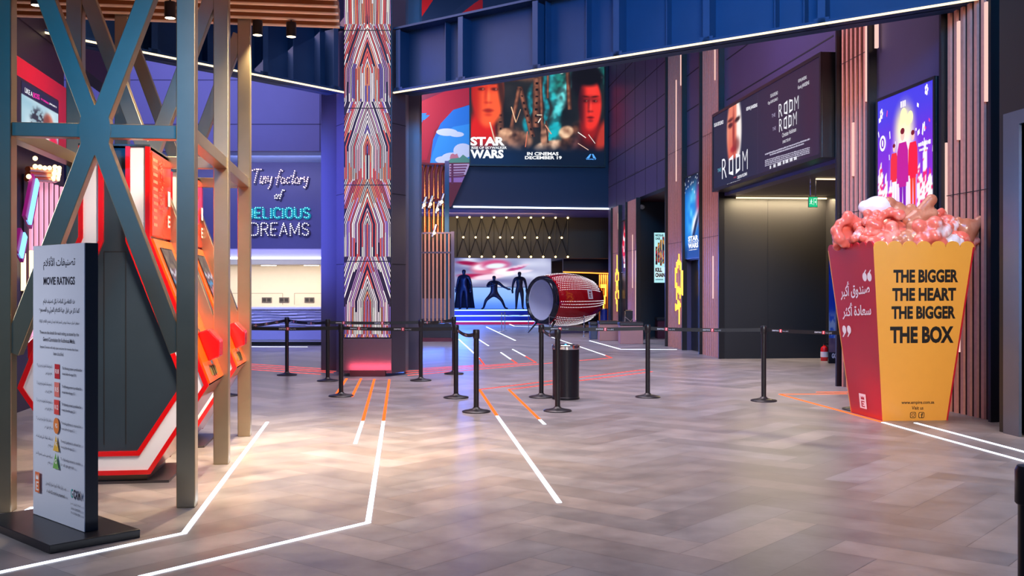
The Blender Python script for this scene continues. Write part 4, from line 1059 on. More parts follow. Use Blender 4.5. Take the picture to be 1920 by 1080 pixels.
# amber digits made of upright light bars
def digit(label, bars, a):
    b = wb(bars[0][0], a); p = thing('amber_number', label, 'number sign', WR.w(a, b, WR.a(bars[0][0], bars[0][2], a).z), math.radians(5.35))
    for x0, y0, y1 in bars:
        c = WR.a(x0, y0, a); z1, z0 = c.z, WR.a(x0, y1, a).z
        m = MB(WR.M); m.box(a-0.02, a, c.y-0.019, c.y+0.019, z0, z1); m.build('light_bar', M_AMBER, p)
    return p
AD = AW - 0.105
digit('glowing amber number nine made of upright bars on the slatted pillar', [(1267.3,502,540),(1269.6,491,512),(1269.6,530,562),(1271.8,487,503),(1273.8,476,497),(1276,489,506),(1278.2,492,552),(1280.4,507,554),(1271.8,537,549),(1274,537,552),(1276,540,560),(1267.6,569,583),(1269.8,571,581),(1272,562,580),(1274.2,564,608),(1276.2,568,576)], AD)
digit('glowing amber number eight on the narrow slatted pillar far back', [(1154.8,511,528),(1154.8,546,561),(1156.2,504,516),(1156.2,526,550),(1156.2,559,570),(1157.6,478,512),(1157.6,527,536),(1157.6,562,584),(1159,506,515),(1159,525,548),(1160.3,510,526),(1160.3,544,560)], AD)

# ------------------------------------------------------------------ screens on the right wall
def screen_box(name, label, cat, b0, b1, z0, z1, a, t, frame=0.05):
    """casing on the wall whose picture faces -a; b0 near, b1 far"""
    s = thing(name, label, cat, WR.w(a+t, (b0+b1)/2, z0), math.radians(5.35))
    m = MB(WR.M); m.box(a+0.01, a+t, b0, b1, z0, z1); m.build('casing', M_BLKPL, s, bev=0.005)
    m = MB(WR.M); m.ring([(a-0.012, b0, z0), (a-0.012, b1, z0), (a-0.012, b1, z1), (a-0.012, b0, z1)], [(a-0.012, b0+frame, z0+frame), (a-0.012, b1-frame, z0+frame), (a-0.012, b1-frame, z1-frame), (a-0.012, b0+frame, z1-frame)], (0.024, 0, 0)); m.build('frame', M_BLKPL, s)
    A = Art(WR.w(a+0.002, b1-frame, z0+frame), WR.M.to_3x3() @ Vector((0,-1,0)), (0,0,1), 0.0005)
    A.W, A.H = b1-b0-2*frame, z1-z0-2*frame
    return s, A
# large double screen
aS = AW - 0.31
bn, bf = WR.a(1540, 200, aS).y, WR.a(1336, 300, aS).y
zl, zh = WR.a(1336, 360.5, aS).z, WR.a(1336, 215.5, aS).z
s, A = screen_box('double_screen', 'wide black double screen titled THE ROOM over the dark recess', 'screen', bn, bf, zl, zh, aS, 0.31, 0.06)
W_, H_ = A.W, A.H
def room_bg(x, y):
    c = mixc((26,32,58), (44,30,54), sm(0.3, 0.7, x)); c = mixc(c, (58,24,48), 0.5*blob(x, y, 0.93, 0.55, 0.05, 0.5, 0, 0.9))
    # half face in warm light: a plain unnamed portrait on the left screen
    fx, fy = (x-0.235)/0.075, (y-0.36)/0.40
    if x < 0.47:
        f = blob(x, y, 0.245, 0.34, 0.082, 0.50, 0.0, 0.16) * (1 - sm(0.66, 0.72, y))
        sk = mixc((238,150,120), (206,70,56), sm(0.16, 0.2, x)*0.3 + 0.3*sm(0.3, 0.6, y)); sk = mixc(sk, (252,240,232), sm(0.262, 0.285, x))
        sk = mixc(sk, (120,24,26), 0.75*blob(x, y, 0.240, 0.34, 0.012, 0.26, 0, 0.8)); sk = mixc(sk, (60,16,20), 0.9*blob(x, y, 0.205, 0.235, 0.026, 0.035, 0, 0.4))
        sk = mixc(sk, (70,22,22), 0.9*blob(x, y, 0.204, 0.165, 0.032, 0.022, -0.3, 0.5)); sk = mixc(sk, (40,14,16), 0.95*blob(x, y, 0.282, 0.20, 0.026, 0.035, 0.5, 0.5))
        sk = mixc(sk, (160,24,34), 0.8*blob(x, y, 0.236, 0.565, 0.028, 0.04, 0, 0.5)); sk = mixc(sk, (110,30,28), 0.7*blob(x, y, 0.275, 0.52, 0.03, 0.09, 0, 0.6))
        c = mixc(c, sk, f)
    return c
A.grid(0, 0, W_, H_, 150, 56, room_bg)
A.rect(W_*0.49, 0, W_*0.493, H_, (60,52,74))
WT = (240,240,248)
def PX(body, x0, y0, x1, y1, h, col=WT, bold=0.0): A.text(body, A.q(x0, y0), A.q(x1, y1), A.q(x0, y0-h), col, bold)
PX('OLGA KURYLENKO', 1339, 238.5, 1356.5, 232, 7, bold=.03); PX('KEVIN JANSSENS', 1399.5, 210, 1420, 202, 8.5, bold=.03)
def room_title(x0, y0, x1, y1, h, the=True):
    """R and M with two slanted door-shaped letters between"""
    v = lambda t, k: A.q(x0+(x1-x0)*t, y0+(y1-y0)*t-h*k)
    A.text('R', v(0,0), v(.18,0), v(0,1), WT, -0.01); A.text('M', v(.80,0), v(1,0), v(.80,1), WT, -0.02)
    for t0, f in ((0.27, 1), (0.54, -1)):
        a0, a1 = t0, t0+0.17
        o_ = [v(a0, 0.12 if f > 0 else -0.02), v(a1, -0.02 if f > 0 else 0.12), v(a1, 1.02 if f > 0 else 0.88), v(a0, 0.88 if f > 0 else 1.02)]
        i_ = [v(a0+.035, 0.2), v(a1-.035, 0.2), v(a1-.035, 0.8), v(a0+.035, 0.8)]
        A.step()
        for k in range(4): A.poly([o_[k], o_[(k+1)%4], i_[(k+1)%4], i_[k]], WT, up=False)
room_title(1354, 336, 1402, 317, 37); PX('THE', 1346, 323.5, 1352, 321, 6.5, (110,190,210))
PX('DIRECTED BY', 1376, 334.5, 1381, 333, 2.6, (220,70,80)); PX('CHRISTIAN VOLCKMAN', 1383, 336, 1401, 328.5, 6, bold=.02); PX('PAUSE DOMAIN', 1364, 349.5, 1389, 341, 4.5, bold=.01)
PX('OLGA KURYLENKO', 1445, 183.5, 1459, 177, 6.5); PX('Olga KURYLENKO', 1440.5, 198, 1459, 189.5, 7)
PX('KEVIN JANSSENS', 1497.5, 157, 1513, 149.5, 8); PX('Kevin JANSSENS', 1497, 170, 1518, 160, 9)
room_title(1461, 221, 1498, 204, 25); PX('THE', 1448, 221, 1455, 218, 6.5, (170,160,190))
room_title(1462, 248, 1495, 233, 24); PX('THE', 1450, 246, 1456, 243, 6.5, (170,160,190))
PX('Christian Volckman', 1468, 258, 1494, 246, 8); PX('DIRECTED BY', 1469, 269, 1484, 263, 5)
def credit(x0, y0, x1, y1, h, col=(190,186,206)):
    """a line of credits too small to read, set as little blocks"""
    t = 0.0; A.step(); k = 0
    while t < 1:
        w = 0.012 + 0.03*hsh(k, x0, y0); w = min(w, 1-t); f = lambda q: (x0+(x1-x0)*q, y0+(y1-y0)*q)
        a, b = f(t), f(t+w); hh = h*(0.7+0.3*hsh(k, y0)); A.pp([a, b, (b[0], b[1]-hh), (a[0], a[1]-hh)], col, up=False); t += w+0.008; k += 1
credit(1436, 291, 1520, 262, 3.2); credit(1445, 292, 1509, 270.5, 3)
for k in range(4): credit(1436, 302+k*3.4, 1520, 277.5+k*3.2, 2.2)
for x, w in ((1445,2.5),(1452,4),(1460,6),(1470,3),(1475,5),(1483,5),(1491,5)): PX('III', x, 317-(x-1445)*.36, x+w, 317-(x-1445-0)*.36-w*.3, 6, bold=.05)
A.build('screen_picture', M_ART, s)

# purple portrait screen
bn, bf = wb(1762), wb(1651)
zh = WR.a(1758, 140, AW-0.06).z; zl = zh - (bf-bn)*1.72
s, A = screen_box('portrait_screen', 'tall purple portrait screen with confetti and figures between two slatted panels', 'screen', bn, bf, zl, zh, AW-0.06, 0.06, 0.04)
W_, H_ = A.W, A.H
def purple(x, y):
    y = min(1.0, y/0.68)
    c = mixc((70,60,226), (128,40,214), sm(0.05, 0.5, y)); c = mixc(c, (220,40,230), sm(0.5, 1.0, y))
    c = mixc(c, (255,244,180), blob(x, y, 0.50, 0.26, 0.16, 0.16, 0, 0.6)); c = mixc(c, (255,255,255), blob(x, y, 0.50, 0.62, 0.22, 0.34, 0, 0.5)*0.85)
    for k in range(9):
        bx = (0.06, 0.16, 0.25, 0.76, 0.86, 0.94, 0.1, 0.9, 0.8)[k]; top = (0.50, 0.58, 0.66, 0.56, 0.42, 0.62, 0.7, 0.72, 0.66)[k]
        if abs(x-bx) < (0.05, 0.035, 0.05, 0.03, 0.035, 0.05, 0.08, 0.09, 0.07)[k]*sm(top-0.08, top+0.1, y) and y > top-0.05:
            c = mixc((255,244,252), (236,30,120), 1.0 if vnoise(x*38+k*9, y*44) > 0.6 else 0.0)
    if y > 0.86: c = mixc(c, (255,240,255), 0.8 if vnoise(x*20, y*30) > 0.5 else 0.1)
    return c
A.grid(0, 0, W_, H_, 60, 100, purple)
for i in range(26):
    x, y = hsh(i,1), 0.07+0.26*hsh(i,2)
    if 0.36 < x < 0.64: continue
    r_ = 0.014+0.018*hsh(i,3); t = hsh(i,4)*3
    A.poly([(W_*(x+r_*math.cos(t+k)*0.8), H_*(1-y)+W_*r_*1.7*math.sin(t+k)) for k in (0, 0.9, 3.1, 4.0)], (255,250,255) if i % 4 else (240,60,150), up=(i % 6 == 0))
def person2(cx_, base, h, suit, legs, head=(250,200,190)):
    """simple standing figure in flat colours"""
    base, h = base*0.68, h*0.68
    X = lambda t: W_*(cx_+t*h*0.85); Y = lambda t: H_*(1-base)+H_*h*t
    A.poly([(X(-.15),Y(.5)),(X(-.12),Y(0)),(X(-.03),Y(0)),(X(0),Y(.42)),(X(.05),Y(0)),(X(.14),Y(0)),(X(.15),Y(.5))], legs)
    A.poly([(X(-.26),Y(.42)),(X(-.24),Y(.74)),(X(-.16),Y(.83)),(X(.16),Y(.83)),(X(.24),Y(.74)),(X(.26),Y(.42)),(X(.17),Y(.42)),(X(.16),Y(.38)),(X(-.16),Y(.38)),(X(-.17),Y(.42))], suit)
    A.ell((X(0),Y(.905)), W_*h*.075, H_*h*.045*1.3, head); A.ell((X(0),Y(.945)), W_*h*.08, H_*h*.032, (120,10,30))
person2(0.32, 0.80, 0.46, (236,40,60), (255,255,255)); person2(0.66, 0.84, 0.56, (240,20,60), (240,60,20)); person2(0.48, 0.94, 0.70, (190,20,150), (130,20,180))
for x, r_ in ((0.5,0.06),(0.58,0.045),(0.62,0.05)): A.ell((W_*x, H_*(0.87+0.015*math.sin(x*40))), W_*r_, W_*r_*1.1, (255,250,190))
A.ell((W_*0.11, H_*0.78), W_*0.06, W_*0.07, (255,255,255)); A.ell((W_*0.11, H_*0.78), W_*0.036, W_*0.046, (120,40,200)); A.ell((W_*0.11, H_*0.78), W_*0.014, W_*0.03, (255,255,255))
for k in range(14): A.rect(W_*(0.76+0.016*(k % 13)), H_*(0.715-0.004*hsh(k,1)), W_*(0.772+0.016*(k % 13)), H_*(0.728+0.006*hsh(k,2)), (255,255,255), up=(k == 0))
for k in range(8): A.rect(W_*(0.78+0.018*k), H_*0.690, W_*(0.793+0.018*k), H_*(0.699+0.004*hsh(k,3)), (255,255,255), up=False)
for k in range(3): A.rect(W_*(0.45+0.034*k), H_*0.925, W_*(0.476+0.034*k), H_*0.955, (255,240,255), up=(k == 0))
for x, y in ((0.09, 0.93), (0.9, 0.965)):
    for k in range(5): A.ell((W_*(x+0.018*math.cos(k*1.257)), H_*y+W_*0.03*math.sin(k*1.257)), W_*0.013, W_*0.018, (255,240,255), up=(k == 0))
A.build('screen_picture', M_ARTB, s)

# blue space poster screen over door_1
bn, bf = B_DR[0]+0.02, B_DR[1]-0.02
zh = WR.a(1322, 317, AW-0.05).z; zl = WR.a(1322, 483, AW-0.05).z
s, A = screen_box('portrait_screen', 'blue and red space poster screen above the dark doorway beside number nine', 'screen', bn, bf, zl, zh, AW-0.05, 0.05, 0.03)
W_, H_ = A.W, A.H
def space(x, y):
    c = mixc((14,60,120), (20,130,230), blob(x, y, 0.3, 0.5, 0.6, 0.45, 0, 0.9)); c = mixc(c, (8,20,50), sm(0.25, 0.0, y)); n = vnoise(x*8, y*11)
    c = mixc(c, (120,230,255), blob(x, y, 0.35+0.15*n, 0.42, 0.22, 0.3, 0.5, 0.9)*n); c = mixc(c, (230,20,70), blob(x, y, 0.95, 0.38, 0.25, 0.2, 0.6, 0.8)*0.95)
    c = mixc(c, (255,250,255), blob(x, y, 0.62, 0.58, 0.22, 0.09, -0.5, 0.7)); c = mixc(c, (14,26,60), blob(x, y, 0.62, 0.64, 0.26, 0.05, -0.7, 0.6))
    c = mixc(c, (10,60,120), sm(0.8, 0.95, y)); 
    if y < 0.25 and hsh(round(x*40), round(y*90)) > 0.96: c = (230,240,255)
    return c
A.grid(0, 0, W_, H_, 36, 60, space)
def star_title(A, u, v, w, h, col=(255,255,255), mid=None):
    A.tx('STAR', u, v+h*0.56, h*0.42, col, w, 0.05); A.tx('WARS', u, v, h*0.42, col, w, 0.05)
    if mid: A.tx(mid, u, v+h*0.455, h*0.075, col, w*1.08, 0.04)
star_title(A, W_*0.2, H_*0.115, W_*0.6, H_*0.155, mid='THE RISE OF SKYWALKER'); A.tx('IN CINEMAS DECEMBER 19', W_*0.25, H_*0.09, H_*0.012, (255,255,255), W_*0.5, .03)
A.build('screen_picture', M_ART, s)
# narrow red poster screen far back with a dark door below
bn, bf = wb(1180)+0.08, wb(1166)-0.08
zh = WR.a(1178, 410, AW-0.04).z; zl = WR.a(1178, 511, AW-0.04).z
s, A = screen_box('portrait_screen', 'narrow dark poster screen with a red and white streak, far back over a door', 'screen', bn, bf, zl, zh, AW-0.04, 0.04, 0.03)
W_, H_ = A.W, A.H
A.grid(0, 0, W_, H_, 20, 50, lambda x, y: mixc((26,18,36), mixc((240,30,60), (250,236,240), 1.0 if vnoise(x*9+3, y*14) > 0.62 else 0.0), blob(x, y, 0.45+0.08*math.sin(y*9), 0.5, 0.22, 0.42, 0, 0.5)))
A.rect(W_*.4, H_*.08, W_*.65, H_*.16, (250,240,240)); A.build('screen_picture', M_ART, s)
m = MB(WR.M); m.box(AW-0.03, AW-0.002, bn, bf, 0, zl-0.02); struct(m.build('door_3', mat('door_leaf_black', (14,13,17), 0.3, noise=0.05)))

# framed lightbox in the corridor recess
p = WR.b(1226, 530, 31.28)
q = WR.b(1250.5, 436.5, 31.28)
s = thing('poster_lightbox', 'white framed glowing poster titled KILL CHAIN on the charcoal corridor wall', 'poster', WR.w((p.x+q.x)/2, 31.28, p.z), math.radians(5.35))
m = MB(WR.M); m.box(p.x, q.x, 31.24, 31.3, p.z, q.z); m.build('lightbox_frame', M_WHITEP, s)
A = Art(WR.w(p.x, 31.236, p.z), WR.M.to_3x3() @ Vector((1,0,0)), (0,0,1), 0.001); W_, H_ = q.x-p.x, q.z-p.z
A.rect(0, 0, W_, H_, (178,234,240))
for x, y0, y1 in ((0.10,.36,.72),(0.27,.40,.80),(0.44,.34,.86),(0.62,.38,.92),(0.80,.2,.90)):
    A.grid(W_*x, H_*y0, W_*(x+0.15), H_*y1, 6, 24, lambda a, b, x=x: mixc((20,18,30), ((230,50,50), (240,180,60), (120,30,90))[int(hsh(round(a*4+x*30), round(b*14))*3)], 0.85 if vnoise(a*4+x*20, b*9) > 0.48 else 0.05))
A.tx('NICOLAS', W_*0.08, H_*0.925, H_*0.045, (20,22,30), W_*0.62, .05); A.tx('CAGE', W_*0.08, H_*0.86, H_*0.045, (20,22,30), W_*0.36, .05)
A.rect(W_*.05, H_*.09, W_*.86, H_*.31, (206,240,244)); A.tx('KILL', W_*0.08, H_*0.215, H_*0.085, (60,20,26), W_*0.52, .06); A.tx('CHAIN', W_*0.08, H_*0.11, H_*0.085, (60,20,26), W_*0.74, .06)
for k in range(9): A.rect(W_*(.1+.065*k), H_*.05, W_*(.145+.065*k), H_*(.07+.008*hsh(k,7)), (60,80,110), up=(k == 0))
A.build('lightbox_picture', M_ART, s)

# exit sign on rods, ceiling of the recess
b_e = (Z_REC-EYE)*1940/206
pe0, pe1 = at(1516, 388.5, b_e), at(1533, 369, b_e)
s = thing('exit_sign', 'green running-man exit sign hanging on two rods in the recess', 'sign', pe0)
m = MB(); m.box(pe0.x, pe1.x, b_e, b_e+0.03, pe0.z, pe1.z); m.build('sign_case', M_BLKPL, s)
A = Art((pe0.x, b_e-0.001, pe0.z), (1,0,0), (0,0,1), 0.0006); w, h = pe1.x-pe0.x, pe1.z-pe0.z
A.rect(w*.03, h*.03, w*.97, h*.97, (24,196,132)); WHT = (236,255,246)
A.rect(w*.56, h*.2, w*.60, h*.85, WHT); A.rect(w*.86, h*.2, w*.90, h*.85, WHT); A.rect(w*.56, h*.8, w*.9, h*.85, WHT); A.ell((w*.32, h*.76), w*.05, w*.05, WHT)
A.line((w*.32,h*.68),(w*.28,h*.45),w*.08,WHT); A.line((w*.3,h*.63),(w*.44,h*.52),w*.05,WHT); A.line((w*.3,h*.64),(w*.16,h*.54),w*.05,WHT); A.line((w*.28,h*.46),(w*.4,h*.26),w*.06,WHT); A.line((w*.28,h*.46),(w*.12,h*.28),w*.06,WHT)
A.poly([(w*.66,h*.5),(w*.76,h*.62),(w*.76,h*.54),(w*.84,h*.54),(w*.84,h*.46),(w*.76,h*.46),(w*.76,h*.38)], WHT)
A.build('sign_face', M_ART, s)
for f in (0.2, 0.8): 
    m = MB(); x = pe0.x+w*f; m.tube([(x, b_e+.015, pe1.z), (x, b_e+.015, Z_REC)], 0.008, 6); m.build('rod', M_CHROME, s)

# fire extinguisher and standee by the recess corner
p = fl(1545.5, 676.5); p.z = 0
s = thing('fire_extinguisher', 'red fire extinguisher standing at the corner of the black recess', 'fire extinguisher', p)
m = MB(); m.lathe([(0.07,0),(0.075,0.012),(0.075,0.24),(0.06,0.285),(0.026,0.305),(0.026,0.325),(0,0.325)], 20, p); m.build('cylinder_body', M_RED, s, True)
m = MB(); m.lathe([(0.0763,0.08),(0.0763,0.19)], 20, p); m.build('paper_label', mat('extinguisher_label', (226,210,210), 0.5), s, True)
m = MB(Matrix.Translation(p)); m.box(-0.02,0.02,-0.02,0.02,0.31,0.345); m.box(-0.012,0.085,-0.012,0.012,0.345,0.36); m.bar((-.01,0,.33),(.08,0,.375),.02,.008,(0,1,0)); m.build('valve_handle', M_BLKPL, s)
m = MB(); m.tube([p+Vector(v) for v in ((0.02,-.02,.325),(.07,-.05,.30),(.095,-.05,.2),(.09,-.03,.1))], 0.012, 8); m.build('hose', M_BLKPL, s, True)
x0, x1, Y = at(1554, 600, 20.6), at(1590, 600, 20.6), 20.6
zt_, zm_ = at(1556, 490, Y).z, at(1556, 632, Y).z
s = thing('poster_standee', 'blue cardboard standee behind the popcorn box, lower panel lettered at its foot', 'standee', (x0.x+.3, Y, 0))
m = MB(); m.box(x0.x, x1.x, Y, Y+0.03, 0, zt_); m.box(x0.x+.05, x1.x-.05, Y+.03, Y+.25, 0, 0.03); m.build('board', M_BLKPL, s)
A = Art((x0.x, Y-0.001, 0), (1,0,0), (0,0,1), 0.001); W_ = x1.x-x0.x
A.grid(0, 0.08, W_, zt_, 20, 60, lambda x, y: mixc(mixc((20,50,170), (30,90,210), vnoise(x*3, y*5)), (176,186,206), sm(0.45, 0.62, y)*(0.9 if vnoise(x*14, y*26) > 0.45 else 0.2)))
A.grid(0, 0.08, W_, zm_-0.02, 12, 14, lambda x, y: mixc((126,96,110), (80,60,90), vnoise(x*6, y*5)))
A.rect(0, 0.08, W_, 0.22, (24,22,40)); A.tx('GOOS', W_*.15, 0.1, 0.1, (220,220,235), W_*.5, .05)
A.build('board_print', M_PRINT, s)

# benches at the corridor, dome camera
def bench(label, c0, c1, Y, zt, name='seat_bench', mt=None):
    s = thing(name, label, 'bench', (at(c0, 540, Y).x, Y, 0)); x0, x1 = at(c0, 540, Y).x, at(c1, 540, Y).x
    m = MB(); m.box(x0, x1, Y, Y+0.55, 0, zt-0.09); m.build('bench_body', mt or M_SLATB, s, bev=0.01)
    m = MB(); m.box(x0-0.02, x1+0.02, Y-0.02, Y+0.57, zt-0.09, zt); m.build('seat_pad', mat('black_seat_pad', (30,26,30), 0.4), s, bev=0.02)
M_SLATB = mat('rose_laminate', (176,122,112), 0.45, noise=0.08)
bench('rose laminate bench nearest the white floor strip, right of the pod', 1163, 1206, 27.7, 0.58)
bench('narrow rose laminate bench behind and left of the nearer one', 1124, 1160, 29.4, 0.56)
bench('small dark blue bench at the left end of the bench group', 1107, 1120, 30.2, 0.5, mt=mat('dark_blue_laminate', (40,52,84), 0.4))
bench('low upholstered wall seat lit blue under the poster lightbox', 1233, 1256, 30.6, 0.62, 'wall_bench', mat('maroon_upholstery', (90,30,44), 0.6))
p = WR.b(1204, 388, 31.1)
s = thing('dome_camera', 'white dome security camera at the top corner of the corridor wall', 'camera', WR.w(*p))
m = MB(); m.ball(WR.w(*p), 0.08, 2); m.build('dome', M_WHITEP, s, True); m = MB(WR.M); m.box(p.x-.05, p.x+.05, p.y, 31.3, p.z-.02, p.z+.06); m.build('bracket', M_WHITEP, s)

# ------------------------------------------------------------------ far wall: mural and big screen
ym = b_up - 0.06
def far_uv(A, *pts): return [A.q(*p) for p in pts]
P = WR.b(745, 395, ym); Q = WR.b(975, -160, ym)
s = thing('wall_mural', 'red, blue and sky painted mural left of the giant screen on the far wall', 'mural', WR.w(P.x, ym, P.z), math.radians(5.35))
A = Art(WR.w(P.x, ym-0.001, P.z), WR.M.to_3x3() @ Vector((1,0,0)), (0,0,1), 0.0015)
m = MB(WR.M)
outl = [(745,-160),(1000,-160),(1000,100),(883,140),(883,305),(846,388),(745,388)]
m.prism([WR.b(x, y, ym) for x, y in outl], (0, 0.05, 0)); m.build('mural_board', mat('mural_board_edge', (60,20,40), 0.5), s)
A.pp(outl, (150,16,40))
A.pp([(745,-160),(1000,-160),(1000,60),(883,60),(745,60)], (24,44,84))
A.pp([(745,-160),(800,-160),(820,-40),(812,0),(780,48),(765,75),(745,75)], (214,16,26))
A.pp([(820,60),(836,34),(872,4),(930,-30),(1000,-50),(1000,0),(900,60)], (36,52,92)); A.pp([(864,26),(890,6),(905,-4),(905,20)], (206,18,30))
A.pp([(745,150),(883,130),(883,195),(850,206),(815,245),(800,300),(745,300)], (176,16,50)); A.pp([(745,165),(800,160),(840,150),(838,170),(790,190),(745,186)], (120,14,58))
A.pp([(883,196),(850,206),(826,232),(812,262),(806,308),(883,305)], (30,120,220)); A.pp([(745,215),(800,212),(788,236),(745,240)], (40,130,226)); A.pp([(790,216),(806,216),(796,225),(788,225)], (40,130,226))
A.pp([(883,232),(850,238),(822,256),(812,285),(806,308),(883,305)], (46,150,236))
for cx_, cy_, rx, ry in ((838,248,20,7),(856,252,14,5),(868,283,18,14),(850,296,22,10),(832,300,16,7)): A.ell(A.q(cx_,cy_), rx*ym/F, ry*ym/F, (206,224,246))
A.pp([(834,307),(845,298),(853,294),(862,296),(868,290),(876,296),(883,300),(883,307)], (84,150,130)); A.pp([(843,298),(845,290),(849,288),(853,290),(857,288),(860,296)], (196,120,140))
A.pp([(752,300),(808,306),(883,305),(846,388),(745,388)], (96,16,36))
A.pp([(842,308),(881,307),(873,328),(842,330)], (196,176,206)); A.pp([(842,333),(871,331),(866,342),(842,342)], (150,110,180))
for k in range(5): A.line(A.q(843,312+k*5), A.q(876-k*2,311+k*5), 0.05, (110,50,90))
A.pp([(846,306),(850,306),(850,345),(846,345)], (96,30,70)); 
A.build('mural_painting', M_PRINT, s)
area('mural_light', tuple(WR.w(-1.9, ym-3.0, 8.6)), tuple(WR.w(-1.4, ym, 6.5)), 2.5, 330, (1, 0.9, 0.95))

ysn = b_up - 0.18
P = WR.b(883, 308, ysn); Q = WR.b(1133, 104, ysn)
s = thing('cinema_screen', 'giant lit screen on the navy far wall announcing STAR WARS in cinemas december', 'screen', WR.w((P.x+Q.x)/2, ysn, P.z), math.radians(5.35))
m = MB(WR.M); m.box(P.x-0.05, Q.x+0.05, ysn, ysn+0.15, P.z-0.05, Q.z+0.05); m.build('screen_casing', M_BLKPL, s)
A = Art(WR.w(P.x, ysn-0.002, P.z), WR.M.to_3x3() @ Vector((1,0,0)), (0,0,1), 0.002); W_, H_ = Q.x-P.x, Q.z-P.z
def face(c, x, y, cx_, cy_, rx, ry, lit, dark, flip=1):
    """a plain portrait in red light"""
    f = blob(x, y, cx_, cy_, rx, ry, 0, 0.12)
    u, v = (x-cx_)/rx*flip, (y-cy_)/ry
    sk = mixc(lit, dark, sm(0.1, 1.0, -u)*0.8); sk = mixc(sk, tuple(min(255, k*1.2+10) for k in lit), 0.5*blob(u, v, 0.25, -0.5, 0.4, 0.3, 0, 0.8))
    sk = mixc(sk, dark, 0.55*blob(u, v, -0.85, 0.1, 0.35, 0.9, 0, 0.9)); sk = mixc(sk, dark, 0.45*blob(u, v, 0.02, -0.16, 0.85, 0.13, 0, 0.9))
    for ex in (-0.36, 0.44):
        sk = mixc(sk, (48,8,10), 0.75*blob(u, v, ex, -0.10, 0.20, 0.045, 0.05*ex, 0.6)); sk = mixc(sk, (44,10,10), 0.7*blob(u, v, ex, -0.27, 0.30, 0.035, -0.12*ex, 0.7))
        sk = mixc(sk, (250,190,160), 0.5*blob(u, v, ex+0.09, -0.10, 0.05, 0.022, 0, 0.6))
    sk = mixc(sk, dark, 0.45*blob(u, v, -0.10, 0.08, 0.10, 0.22, 0.15, 0.95)); sk = mixc(sk, dark, 0.6*blob(u, v, 0.05, 0.29, 0.20, 0.035, 0, 0.9))
    sk = mixc(sk, tuple(min(255, k*1.25+14) for k in lit), 0.6*blob(u, v, 0.08, 0.12, 0.08, 0.2, 0, 0.9))
    sk = mixc(sk, (120,14,18), 0.75*blob(u, v, 0.05, 0.52, 0.27, 0.055, 0, 0.7)); sk = mixc(sk, dark, 0.7*blob(u, v, 0.05, 0.515, 0.25, 0.012, 0, 0.7)); sk = mixc(sk, dark, 0.45*blob(u, v, 0.05, 0.64, 0.2, 0.05, 0, 0.9))
    return mixc(c, sk, f)
